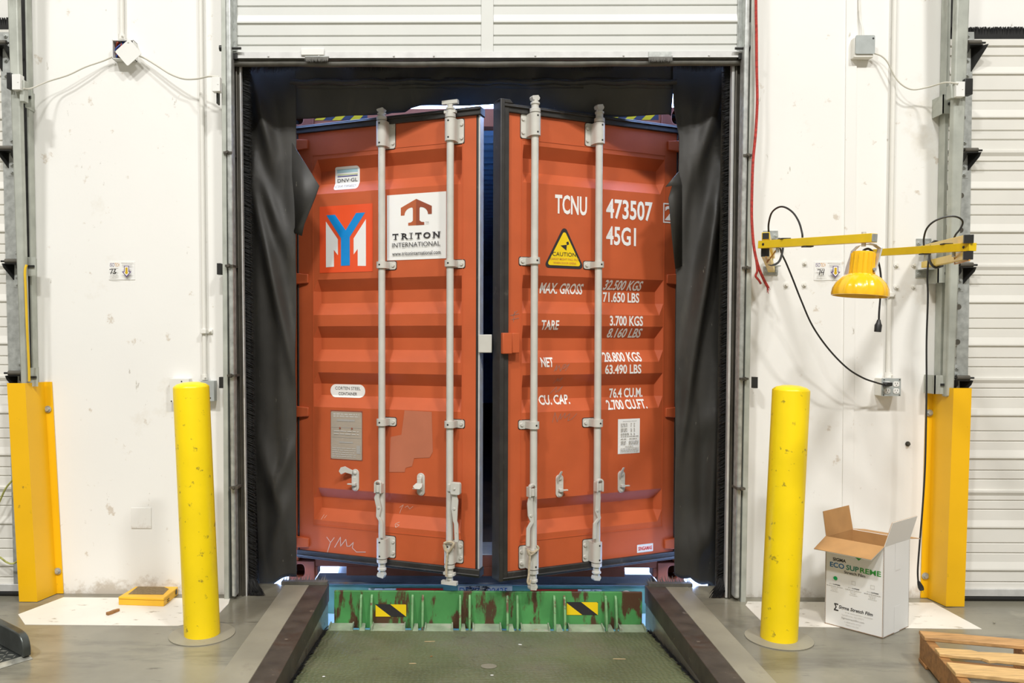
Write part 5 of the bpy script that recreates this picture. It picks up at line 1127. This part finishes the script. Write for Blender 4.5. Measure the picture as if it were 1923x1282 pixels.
# ------------------------------------------------------------------ dock lights
def sq_tube(mb, a, b, s, mat, up=(0, 0, 1)):
    a, b = Vector(a), Vector(b); d = (b - a).normalized(); u = Vector(up); r = d.cross(u).normalized() * s / 2; u = r.cross(d).normalized() * s / 2
    mb.hexa([a + r + u, a - r + u, a - r - u, a + r - u, b + r + u, b - r + u, b - r - u, b + r - u], mat)
S = 0.033
def dock_light(label, wall, wall_low, plates, joint_u, joint_l, mid, far, opencap, capn):
    root = empty('dock_light', (wall.x, 0, wall_low.z)); tag(root, label, 'dock light')
    for px0, py0, px1, py1 in plates:
        mb = MB(); wbox(mb, px0, py0, px1, py1, -0.006, -0.001); a, b = at(px0, py0, -0.006), at(px1, py1, -0.006)
        mb.box((a.x + .01, -0.07, a.z - .005), (b.x - .01, -0.006, a.z))
        for u in (.17, .83): boltmb(mb, (a.x + (b.x - a.x) * u, -0.006, (a.z + b.z) / 2 - .003), 0.0085)
        mb.build('wall_plate', 'galvanised', root)
    mb = MB(); hin = Vector((wall.x, -0.055, 0)); mb.cyl((wall.x, -0.055, wall_low.z - .01), (wall.x, -0.055, wall.z + .02), 0.009, n=12); mb.build('hinge_pin', 'galvanised', root)
    mb = MB()
    for J, z in ((joint_u, wall.z), (joint_l, wall_low.z)):
        sq_tube(mb, (wall.x, -0.055, z), J, S, None)
    mb.build('strut_arm', 'arm_yellow', root, bevel=0.002)
    for i, (J, z) in enumerate(((joint_u, wall.z), (joint_l, wall_low.z))):
        d = (Vector(J) - Vector((wall.x, -0.055, z))).normalized(); mb = MB()
        if opencap and i == 0:
            sq_tube(mb, Vector(J) + d * 0.0005, Vector(J) + d * 0.0012, S * 0.82, None)
        else: sq_tube(mb, Vector(J) - d * 0.012, Vector(J) + d * 0.006, S * 1.03, None)
        mb.build('end_cap', 'black_plastic', root)
    mb = MB(); sq_tube(mb, mid, far, S, 'arm_yellow'); d = (Vector(far) - Vector(mid)).normalized(); e = Vector(mid) + d * .03 
    r = d.cross(Vector((0, 0, 1))).normalized()
    if r.y > 0: r = -r
    mb.cyl(e + r * (S / 2), e + r * (S / 2 + .002), 0.006, n=12, mat='black_plastic')
    for t, zz in ((.24, 1), (.45, -1)):
        q = Vector(mid).lerp(Vector(far), t); mb.box((q.x - .02, q.y - .014, q.z + zz * (S / 2 + .005)), (q.x + .02, q.y + .014, q.z + zz * S / 2), 'black_plastic')
    sq_tube(mb, Vector(far) + d * .0002, Vector(far) + d * .002, S * .9, 'galvanised')
    mb.build('reach_arm', None, root, bevel=0.0015)
    q = Vector(mid).lerp(Vector(far), .17); mb = MB(); mb.cyl(q + Vector((0, 0, -S / 2)), q + Vector((0, 0, -S / 2 - .02)), .007, n=10); mb.build('stop_bolt', 'galvanised', root)
    mb = MB(); j = Vector(joint_l); mb.tube([j + Vector((.0, -.01, -.02)), j.lerp(Vector((wall.x, -0.055, wall_low.z)), .25) + Vector((0, 0, -.025)), q + Vector((0, 0, -S / 2 - .004))], .0035, 8); mb.build('spring_wire', 'orange_ink', root)
    return root
# left light: arm folds toward the room then to the right, carrying the yellow lamp head
Jl = -0.86
ju, jl, jm = at(1438, 443, Jl), at(1437, 474, Jl), at(1428.5, 459.5, Jl); fe = at(1642, 446.5, -1.36)
wx = at(1449, 480, -0.055)
dL = dock_light('yellow folding dock light with the lamp head, right of the doorway', Vector((wx.x, 0, ju.z)), Vector((wx.x, 0, jl.z)), ((1434, 500, 1461, 516), (1434, 449, 1461, 433)), ju, jl, jm, fe, True, 0)
hd = fe + (jm - fe).normalized() * 0.045
def L(px, py, y=None): return at(px, py, hd.y if y is None else y)
mb = MB(); mb.cyl(hd + Vector((0, 0, -.03)), hd + Vector((0, 0, S / 2 + .008)), .008, n=12)
yt = L(1628, 460)
sp = (L(1643, 470), L(1609, 472))
for s, pts in ((1, ((1629, 458.5), (1640, 461), (1645.5, 468), (1640.5, 488), (1635, 508), (1633, 513))), (-1, ((1629, 458.5), (1616, 461), (1610, 469), (1607, 480), (1600, 500), (1597, 514)))):
    yo = -0.028 if s > 0 else 0.03
    P = [L(*q) for q in pts]; n = len(P); R = []
    for i, q in enumerate(P):
        yy = q.y + yo * min(1, i / 2.0); R.append([(q.x - .003, yy - .014, q.z), (q.x + .003, yy - .014, q.z + .002), (q.x + .003, yy + .014, q.z + .002), (q.x - .003, yy + .014, q.z)])
    for r_ in R: pass
    mb.loft([[Vector(v) for v in r_] for r_ in R])
mb.build('yoke', 'bare_aluminium', dL)
ct, cb_ = L(1622, 473), L(1614.5, 556); ax_ = (cb_ - ct).normalized(); Lh = (cb_ - ct).length
mb = MB(); m2 = 500.0 / (hd.y - CAM.y) * 3.0
rad = lambda px: px * (hd.y - CAM.y) / F
mb.lathe([(rad(19), 0), (rad(19.5), .004), (rad(20), Lh * .1), (rad(21), Lh * .5), (rad(23), Lh * .52)], ct, ax_, 32)
for k in range(16):
    t = 2 * math.pi * k / 16; u = ax_.orthogonal().normalized(); w_ = ax_.cross(u); dirn = u * math.cos(t) + w_ * math.sin(t)
    mb.cyl(ct + dirn * rad(19.8) + ax_ * .006, ct + dirn * rad(21.2) + ax_ * Lh * .5, .0025, n=6)
mb.build('lamp_housing', 'lamp_yellow', dL)
mb = MB(); prof = [(rad(20), Lh * .49), (rad(24), Lh * .51), (rad(33), Lh * .58), (rad(42), Lh * .70), (rad(47), Lh * .83), (rad(48.5), Lh * .95), (rad(48.6), Lh * 1.0), (rad(46.5), Lh * 1.0), (rad(45), Lh * .83), (rad(39), Lh * .7), (rad(20), Lh * .56)]
n = 72; u = ax_.orthogonal().normalized(); w_ = ax_.cross(u); rings = []
for i, (r, hh) in enumerate(prof):
    f_ = 0.0 if i < 1 or i > 5 else 1.0
    rings.append([ct + ax_ * hh + (u * math.cos(2 * math.pi * k / n) + w_ * math.sin(2 * math.pi * k / n)) * (r * (1 + f_ * (0.014 if k % 4 else -0.022))) for k in range(n)])
mb.loft(rings); mb.build('lamp_shade', 'lamp_yellow', dL, smooth=60)
mb = MB(); mb.lathe([(0.001, Lh * .84), (rad(43), Lh * .84), (rad(43), Lh * .86)], ct, ax_, 32); mb.build('lens', 'white_plastic', dL)
mb = MB(); mb.tube(smooth_path([L(1619, 477), L(1622, 470), L(1630, 467), L(1636, 470, hd.y + .01), L(1640, 474, hd.y + .02)]), .0045, 8); mb.build('lamp_lead', 'black_plastic', dL)
boltp = [(1632, 507, -.03), (1601, 513, .03)]
for px, py, dy in boltp: mb = MB(); q = L(px, py) + Vector((0, dy, 0)); mb.cyl(q, q + Vector((0, -.012 if dy < 0 else .012, 0)), .006, n=10); mb.build('yoke_bolt', 'galvanised', dL)
def cord(parent, name, pts, r=0.0042, mat='black_plastic'):
    mb = MB(); mb.tube(smooth_path([at(*q) for q in pts]), r, 8); mb.build(name, mat, parent)
ym = lambda px: jm.y + (fe.y - jm.y) * (px - 1428.5) / (1642 - 1428.5)
cord(dL, 'power_cord', ((1443.5, 436, -.70), (1443.5, 420, -.72), (1449, 400, -.78), (1461, 389.5, -.85), (1474, 389, -.9), (1489, 399, -.95), (1500, 416, -1.0), (1506, 436, -1.04), (1507, 446, ym(1507))), .004)
cord(dL, 'cord_loop', ((1462, 448, -.3), (1470, 460, -.32), (1468, 478, -.35), (1462, 492, -.4), (1450, 497.5, -.45), (1439, 492, -.5), (1436, 484, -.55)), .0055)
cord(dL, 'supply_cord', ((1463, 458, -.3), (1468, 476, -.3), (1476, 493, -.3), (1488, 522, -.28), (1505, 565, -.26), (1526, 612, -.24), (1556, 655, -.2), (1590, 690, -.18), (1620, 709, -.15), (1645, 718, -.13), (1661, 722.5, -.105)), .0046)
mb = MB(); q = at(1667, 722, -.105); mb.hexa([q + Vector((-.022, -.018, -.008)), q + Vector((.02, -.012, -.006)), q + Vector((.02, -.012, .012)), q + Vector((-.012, -.018, .012)), q + Vector((-.012, .027, -.014)), q + Vector((.012, .027, -.014)), q + Vector((.012, .027, .012)), q + Vector((-.012, .027, .012))]); mb.build('plug', 'black_plastic', dL, bevel=0.002)
# right light: arm folds toward the room and back to the left, lamp head missing
Jr = -1.10
ju, jl, jm = at(1819, 448.5, Jr), at(1818, 479.5, Jr), at(1827, 463.5, Jr); fe = at(1644, 474.5, -0.50)
wx = at(1737, 480, -0.055)
dR = dock_light('yellow folding dock light without lamp head, at the right edge door', Vector((wx.x, 0, at(1737, 466, -.055).z)), Vector((wx.x, 0, at(1737, 497, -.055).z)), ((1720, 506, 1747, 521), (1721, 462, 1749, 448)), ju, jl, jm, fe, False, 0)
yr = lambda px: jm.y + (fe.y - jm.y) * (1827 - px) / (1827 - 1644)
for a, b, t in ((1649, 1708, .62), (1721, 1754, .3), (1756, 1811, .2)):
    m = (463.5 - 474.5) / (1827 - 1644); mb = MB(); P = []
    for px, dy in ((a, 5), (b, 5), (b, -5.5), (a, -5.5)):
        y = yr(px) - S / 2 * .93 - .003; P.append(at(px, 474.5 + (px - 1644) * m + dy, y))
    mb.prism(P, (0, -0.0008, 0), 'tape_white'); mb.build('label_sticker', None, dR)
cord(dR, 'power_cord', ((1735, 461, yr(1735)), (1735, 447, -.80), (1740, 430, -.82), (1752, 417, -.84), (1771, 408.5, -.86), (1790, 406, -.87), (1803, 410, -.87), (1808, 418, -.86), (1803, 430, -.85), (1795, 440, -.84), (1791, 449, -.83)), .004)
cord(dR, 'cord_loop', ((1765, 456, -.3), (1755, 453, -.3), (1748, 462, -.32), (1745, 480, -.36), (1748, 494, -.4), (1757, 502, -.42), (1770, 499, -.4)), .006)
cord(dR, 'supply_cord', ((1746, 470, -.34), (1743.5, 490, -.32), (1741.5, 520, -.28), (1742.5, 560, -.25), (1740, 640, -.22), (1740, 720, -.2), (1739, 800, -.2), (1737, 880, -.2), (1732, 960, -.2), (1727, 1020, -.2), (1723.5, 1070, -.2), (1724.5, 1093, -.2)), .0046)
mb = MB(); a, b = at(1724.5, 1091, -.2), at(1731, 1107, -.2); mb.tube([a, a.lerp(b, .35), a.lerp(b, .7), b], [.006, .011, .014, .012], 10); mb.build('plug', 'black_plastic', dR)
mb = MB(); d = (b - a).normalized()
for s in (-.006, .006): mb.cyl(b + Vector((s, 0, 0)), b + d * .02 + Vector((s, 0, 0)), .0015, n=6)
mb.build('plug_pin', 'gold_ink', dR)
cord(dR, 'lamp_lead', ((1644, 478, -.52), (1649, 490, -.52), (1653, 508, -.52), (1654.5, 530, -.52), (1653, 560, -.52), (1651, 585, -.52), (1650.5, 602, -.52)), .0046)
mb = MB(); a, b = at(1650.5, 600, -.52), at(1648, 623, -.52); mb.tube([a, a.lerp(b, .3), a.lerp(b, .45), b], [.007, .012, .0165, .0155], 12); mb.build('socket_end', 'black_plastic', dR)

# ------------------------------------------------------------------ ropes
def prope(label, pts, r, mat, name='rope'): mb = MB(); mb.tube(smooth_path([at(*q) for q in pts]), r, 8); return tag(mb.build(name, mat), label, 'rope')
def pull_rope():
    root = empty('pull_rope', at(1440, 538, -.13)); tag(root, 'red pull rope hanging along the track right of the doorway', 'rope')
    mb = MB(); mb.tube(smooth_path([at(*q) for q in ((1418, -560, -.17), (1419.5, -30, -.16), (1420.5, 60, -.15), (1421, 130, -.14), (1422, 190, -.14), (1419, 250, -.14), (1414, 305, -.14), (1412, 370, -.14), (1412, 415, -.14), (1416, 465, -.14), (1424, 500, -.14), (1434, 524, -.14), (1443, 541, -.14))]), .0075, 8)
    mb.build('cord', 'rope_red', root)
    mb = MB(); mb.tube(smooth_path([at(*q) for q in ((1420, 488, -.15), (1422, 508, -.15), (1419, 518, -.15), (1425, 526, -.15), (1429, 533, -.15))]), .006, 8)
    for k in range(10): q = at(1443, 541, -.14); mb.tube([at(1440, 536, -.14), q + Vector((random.uniform(-.015, .012), random.uniform(-.01, .01), random.uniform(-.03, -.005)))], .0012, 5)
    mb.build('frayed_end', 'rope_red', root)
pull_rope()
prope('yellow and black rope hanging beside the left door track', ((50, 497, -.15), (47, 510, -.155), (48.5, 550, -.152), (51, 620, -.148), (54, 680, -.14), (55, 716, -.138)), .0065, 'rope_yellow')
prope('green and yellow rope looped low in front of the left door', ((-20, 985, -.1), (0, 940, -.11), (10, 918, -.11), (22, 903, -.11), (32, 893, -.1)), .005, 'rope_green')
prope('green rope end hanging lowest in front of the left door, near the guard foot', ((-20, 1035, -.1), (0, 1046, -.11), (12, 1055, -.11), (24, 1058, -.11), (38, 1050, -.1)), .005, 'rope_green')

# ------------------------------------------------------------------ open carton
FLc, FRc, BRc = atz(1548.4, 1170.3), atz(1658, 1199), atz(1706, 1177)
BLc = FLc + BRc - FRc; hb = 0.437
ct_ = empty('carton', (FLc + FRc + BRc + BLc) / 4); tag(ct_, 'open white stretch film carton with brown inside, beside the right bollard', 'box')
up = Vector((0, 0, 1)); U = (FRc - FLc).normalized(); V = (BRc - FRc).normalized(); wU = (FRc - FLc).length; wV = (BRc - FRc).length; nF = -V
def wall2(mb, a, b, h, inn, z0=0.002, th=0.004):
    a, b = Vector(a), Vector(b); i = Vector(inn) * th
    mb.hexa([a + up * z0, b + up * z0, b + up * h, a + up * h, a + up * z0 + i * .5, b + up * z0 + i * .5, b + up * h + i * .5, a + up * h + i * .5], 'carton_white')
    mb.hexa([a + up * z0 + i * .52, b + up * z0 + i * .52, b + up * h + i * .52, a + up * h + i * .52, a + up * z0 + i, b + up * z0 + i, b + up * h + i, a + up * h + i], 'cardboard')
mb = MB()
wall2(mb, FLc, FRc, hb, V); wall2(mb, FRc, BRc, hb, -U); wall2(mb, BRc, BLc, hb, -V); wall2(mb, BLc, FLc, hb, U)
mb.hexa([FLc + up * .002, FRc + up * .002, BRc + up * .002, BLc + up * .002, FLc + up * .006, FRc + up * .006, BRc + up * .006, BLc + up * .006], 'cardboard'); mb.build('carton_body', None, ct_)
def flap(a, b, d, L_, sh=0.0):
    """flap hinged on a-b at the rim, reaching L_ along d; outer face white, inner brown"""
    a, b = Vector(a) + up * hb, Vector(b) + up * hb; d = Vector(d).normalized(); e = (b - a).normalized(); n = e.cross(d).normalized()
    if n.dot((FLc + BRc) / 2 + up * (hb + 1) - a) < 0: n = -n
    mb = MB(); q = [a, b, b + d * L_ - e * sh, a + d * L_ + e * sh]
    mb.hexa(q + [p + n * .002 for p in q], 'carton_white'); mb.hexa([p + n * .0021 for p in q] + [p + n * .004 for p in q], 'cardboard'); mb.build('flap', None, ct_)
flap(FLc, FRc, nF * 1.0 - up * 0.38, 0.125, 0.004)
flap(BLc, FLc, up * 1.0 - U * 0.16, 0.125, 0.004)
flap(FRc, BRc, up * 1.0 + U * 0.28, 0.125, 0.004)
flap(BRc, BLc, V * 1.0 - up * 0.15, 0.12, 0.004)
m = MB(); kk = [0]
def fc(u, v): kk[0] += 0; p = FLc + U * (wU * u) + up * (hb * v) + nF * 0.0012; return p
m.text('SIGMA', fc, .135, .745, .365, .782, 'ink_black', 0, .03)
m.text('ECO', fc, .085, .67, .335, .727, 'eco_blue', 0, .02); m.text('SUP', fc, .37, .67, .585, .727, 'eco_teal', 0, .02); m.text('REME', fc, .605, .67, .955, .727, 'eco_green', 0, .02)
m.text('Stretch Film', fc, .335, .625, .695, .657, 'ink_black', 0, .01)
m.add([fc(u, v) for u, v in ((.5, .84), (.58, .80), (.65, .84))], [(0, 1, 2)], 'eco_green')
m.build('brand_lettering', None, ct_, smooth=0, fix=False)
for i, u in enumerate((.17, .50, .82)):
    m = MB()
    w2 = .034; v2 = w2 * wU / hb; v = .537
    for q in ([(u - w2, v - v2), (u + w2, v - v2), (u + w2, v - v2 + .004), (u - w2, v - v2 + .004)], [(u - w2, v + v2 - .004), (u + w2, v + v2 - .004), (u + w2, v + v2), (u - w2, v + v2)], [(u - w2, v - v2), (u - w2 + .006, v - v2), (u - w2 + .006, v + v2), (u - w2, v + v2)], [(u + w2 - .006, v - v2), (u + w2, v - v2), (u + w2, v + v2), (u + w2 - .006, v + v2)]): m.add([fc(*t) for t in q], [(0, 1, 2, 3)], 'ink_light_grey')
    m.text('ECO', fc, u - .09, .470, u - .02, .483, 'ink_grey'); m.text('SUPREME', fc, u - .018, .470, u + .10, .483, 'ink_black', 0, .02)
    rnd = random.Random(i)
    for r_, hw in enumerate((.14, .06, .05, .07)):
        x = u - hw; vv = .453 - .018 * r_
        while x < u + hw: e = min(u + hw, x + rnd.uniform(.012, .03)); m.add([fc(*t) for t in ((x, vv - .004), (e, vv - .004), (e, vv + .004), (x, vv + .004))], [(0, 1, 2, 3)], 'ink_grey' if r_ < 1 else 'ink_light_grey'); x = e + .008
    m.build('check_box_print', None, ct_, smooth=0, fix=False)
m = MB()
kk[0] = 1
m.add([fc(.185 + .036 * math.cos(t * .3), 0.549 + .036 * wU / hb * math.sin(t * .3)) + nF * .0006 for t in range(21)], [tuple(range(21))], 'dot_green')
m.build('green_dot', None, ct_, smooth=0, fix=False); m = MB()
m.text('Sigma Stretch Film', fc, .25, .205, .83, .255, 'ink_black', .2, .02); m.text('THE INDUSTRY LEADER', fc, .36, .182, .83, .192, 'ink_grey', .1); m.text('Lyndhurst, NJ 07071', fc, .31, .142, .68, .165, 'ink_light_grey'); m.text('Sigmastretchfilm.com', fc, .30, .105, .69, .13, 'ink_grey', 0, .01); m.text('1-800-672-9727', fc, .36, .073, .64, .09, 'ink_light_grey'); m.text('Made in the USA', fc, .38, .042, .6, .058, 'ink_light_grey')
sg = [(.17, .265), (.24, .265), (.24, .25), (.195, .253), (.215, .225), (.19, .196), (.245, .196), (.245, .182), (.165, .182), (.165, .192), (.195, .224), (.17, .255)]
m.add([fc(*t) for t in sg], [tuple(range(12))], 'ink_black')
m.build('maker_lettering', None, ct_, smooth=0, fix=False)
mb = MB()
for v0, v1 in ((.70, 1.0), (.0, .3)):
    q = [FRc + V * wV * s + up * (hb * v + (.003 if v == 0 else 0)) + U * .0008 for s, v in ((.42, v0), (.62, v0), (.62, v1), (.42, v1))]; mb.prism(q, U * .0004, 'carton_white')
mb.build('packing_tape', None, ct_)

# ------------------------------------------------------------------ flat yellow kit box
a, b = atz(222.5, 1136), atz(307.7, 1139); y1 = -0.012
kb = empty('kit_box', ((a.x + b.x) / 2, (a.y + y1) / 2, 0)); tag(kb, 'flat yellow box with worn brown top, lying against the left wall', 'box')
hk = 0.046
mb = MB(); mb.hexa([(a.x, a.y, .001), (b.x, b.y, .001), (b.x + .005, y1, .001), (a.x + .02, y1, .001), (a.x, a.y, hk - .012), (b.x, b.y, hk - .012), (b.x + .005, y1, hk - .012), (a.x + .02, y1, hk - .012)])
mb.build('box_base', 'carton_yellow', kb, bevel=0.003)
mb = MB(); mb.hexa([(a.x - .001, a.y - .003, hk - .012), (b.x + .001, b.y - .003, hk - .012), (b.x + .006, y1, hk - .012), (a.x + .019, y1, hk - .012), (a.x + .001, a.y, hk), (b.x, b.y, hk), (b.x + .005, y1, hk), (a.x + .02, y1, hk)]); mb.build('box_lid', 'carton_yellow', kb, bevel=0.003)
mb = MB(); w, d = b.x - a.x, y1 - a.y
mb.prism([(a.x + w * .14, a.y + d * .22, hk + .0004), (b.x - w * .1, a.y + d * .2, hk + .0004), (b.x - w * .12, a.y + d * .75, hk + .0004), (b.x - w * .28, a.y + d * .95, hk + .0004), (a.x + w * .14, a.y + d * .97, hk + .0004)], (0, 0, .0008)); mb.build('worn_patch', 'grill_brown', kb)
mb = MB(); wbox(mb, 259, 1127, 281, 1136, a.y - .0045, a.y - .0012); mb.build('label_sticker', 'sticker_white', kb)
mb = MB(); xr = b.x + .0035; mb.prism([(xr + .0025, p_, q_) for p_, q_ in oval(y1 - .03, .026, .012, .014, 16, 2.4)], (.0012, 0, 0)); 
for z in (.012, .022): mb.box((b.x + .002, a.y + .02, z), (b.x + .0045, a.y + .05, z + .002))
mb.build('side_vent', 'black_plastic', kb)
# bit of splintered wood and other scraps
def scrap(label, px, py, L_, w, ang, mat, h=0.006, name='wood_scrap'):
    c = atz(px, py, 0.003); t = math.radians(ang); mb = MB(); pts = [(-.5, -.4), (-.2, -.5), (.1, -.35), (.5, -.2), (.42, .3), (.1, .5), (-.2, .35), (-.48, .45)]
    mb.prism([(c.x + (u * L_) * math.cos(t) - (v * w) * math.sin(t), c.y + (u * L_) * math.sin(t) + (v * w) * math.cos(t), 0.002) for u, v in pts], (0, 0, h)); return tag(mb.build(name, mat, bevel=0.001), label, 'debris')
scrap('splintered brown wood bit on the white floor paint near the flat yellow box', 212.5, 1150.5, 0.075, 0.022, 62, 'wood_dark', .014)
def deck_bit(label, px, py, L_, w, ang, mat):
    c = on_deck(px, py); t = math.radians(ang); mb = MB(); n = Vector((0, -sl, 1)).normalized(); ex = Vector((1, 0, 0)); ey = n.cross(ex)
    pts = [(-.5, -.3), (.1, -.5), (.5, -.1), (.4, .3), (0, .5), (-.45, .2)]
    mb.prism([c + n * .0015 + ex * (u * L_ * math.cos(t) - v * w * math.sin(t)) + ey * (u * L_ * math.sin(t) + v * w * math.cos(t)) for u, v in pts], n * .003); tag(mb.build('wood_splinter', mat), label, 'debris', 'splinters and chips on the leveler deck')
for q in (('pale splinter lying on the deck near the lip middle', 807, 1205, .058, .006, 8, 'splinter'), ('short pale splinter on the deck, left of the access hole', 775, 1246.5, .034, .006, 2, 'splinter'), ('long thin splinter on the deck, right of the access hole', 1163, 1238, .062, .005, -4, 'splinter'), ('pale chip on the deck, low near its centre', 924, 1268.5, .014, .006, 0, 'letter_white'), ('reddish chip on the deck, up and left of the access hole', 810, 1233, .012, .008, 20, 'wood_dark'), ('white scrap on the deck between the lip and the long splinter', 977, 1211, .02, .009, -30, 'letter_white'), ('white chip near the lower left corner of the deck', 608, 1271, .012, .009, 0, 'letter_white')): deck_bit(*q)
def pebble(label, px, py, mat, r): c = atz(px, py, .003); mb = MB(); mb.lathe([(r * .5, 0), (r, r * .3), (r * .9, r * .7), (r * .3, r)], (c.x, c.y, .002), (0.1, 0, 1), 10); tag(mb.build('pebble', mat), label, 'debris')
pebble('small dark brown lump on the floor left of the right bollard', 1435.5, 1191, 'wood_dark', .009); pebble('tiny pale pebble on the floor near the right floor paint', 1867, 1169, 'pale_concrete', .006)

# ------------------------------------------------------------------ pallet
O = Vector((2.03, -0.875, 0)); pu = Vector((.968, -.25, 0)); pv = Vector((-.25, -.968, 0))
pal = empty('pallet', O + pu * .5 + pv * .5); tag(pal, 'worn wooden pallet with a broken deck board, at the lower right', 'pallet')
def pbox(name, mat, u0, u1, v0, v1, z0, z1, bev=.003):
    mb = MB(); q = [O + pu * u + pv * v for u, v in ((u0, v0), (u1, v0), (u1, v1), (u0, v1))]; mb.hexa([p + up * z0 for p in q] + [p + up * z1 for p in q]); return mb.build(name, mat, pal, bevel=bev)
for u in (0.0, .36, .72, 1.08): pbox('stringer', 'wood_dark' if u == 0 else 'wood', u, u + .038, 0.0, 1.0, .017, .118)
for i, (v0, v1, mat) in enumerate(((0.0, .085, 'wood'), (.36, .465, 'wood_pale'), (.575, .67, 'wood_pale'), (.78, .88, 'wood'), (.91, 1.0, 'wood'))): pbox('deck_board', mat, -.004, 1.122, v0, v1, .119, .137)
mb = MB(); br = [(.0, .2), (.14, .185), (.16, .2), (.26, .185), (.5, .18), (.8, .185), (1.12, .19), (1.12, .285), (.6, .285), (.3, .282), (.2, .278), (.17, .29), (.15, .265), (.07, .27), (.0, .262)]
mb.prism([O + pu * u + pv * v + up * .119 for u, v in br], up * .016); mb.build('broken_deck_board', 'wood_pale', pal, bevel=.003)
for v0 in (0.0, .45, .9): pbox('bottom_board', 'wood_dark', -.004, 1.122, v0, v0 + .1, .001, .0165)
mb = MB(); c = O + pu * .11 + pv * .16; mb.tube([c + up * .02, c + pu * .05 + up * .021], [.014, .011], 8)
tag(mb.build('wood_scrap', 'wood_dark'), 'broken wood stub lying on the floor under the pallet boards', 'debris')

# ------------------------------------------------------------------ dockboard at the lower left
A = atz(63, 1237); Bp = atz(0, 1256)
df = (Bp - A).normalized(); dn = Vector((-df.y, df.x, 0))
if dn.y < 0: dn = -dn
db = empty('dock_board', A + df * .5 + dn * .5); tag(db, 'dark tread plate dock board with a raised curb, at the lower left', 'dock board')
def dpt(u, v, z): return A + df * u + dn * v + up * z
mb = MB(); mb.hexa([dpt(0, 0, .001), dpt(1.2, 0, .001), dpt(1.2, .95, .001), dpt(0, .95, .001), dpt(.006, .03, .014), dpt(1.2, .03, .014), dpt(1.2, .95, .014), dpt(.006, .95, .014)]); mb.build('plate', 'worn_edge_steel', db, bevel=.002)
mb = MB(); mb.hexa([dpt(.02, .035, .0142), dpt(1.19, .035, .0142), dpt(1.19, .94, .0142), dpt(.02, .94, .0142), dpt(.02, .035, .0155), dpt(1.19, .035, .0155), dpt(1.19, .94, .0155), dpt(.02, .94, .0155)], 'boarding_steel')
for i in range(26):
    for j in range(24):
        u, v = .06 + i * .027, .05 + j * .036
        t = math.radians(45 if (i + j) % 2 else -45) ; l, w = .0135, .0034
        q = [(l, 0), (0, w), (-l, 0), (0, -w)]
        mb.prism([dpt(u + x * math.cos(t) - y * math.sin(t), v + x * math.sin(t) + y * math.cos(t), .0155) for x, y in q], up * .0018, 'worn_edge_steel')
mb.build('tread', None, db, smooth=0)
mb = MB(); prof = [(.012, .0158), (.012, .05), (.02, .075), (.036, .096), (.06, .108), (.1, .113), (.95, .113), (.95, .0158)]
mb.prism([dpt(.004, v, z) for v, z in prof], df * .036); mb.build('curb', 'boarding_steel', db, bevel=.005)
print('built', len(bpy.data.objects))
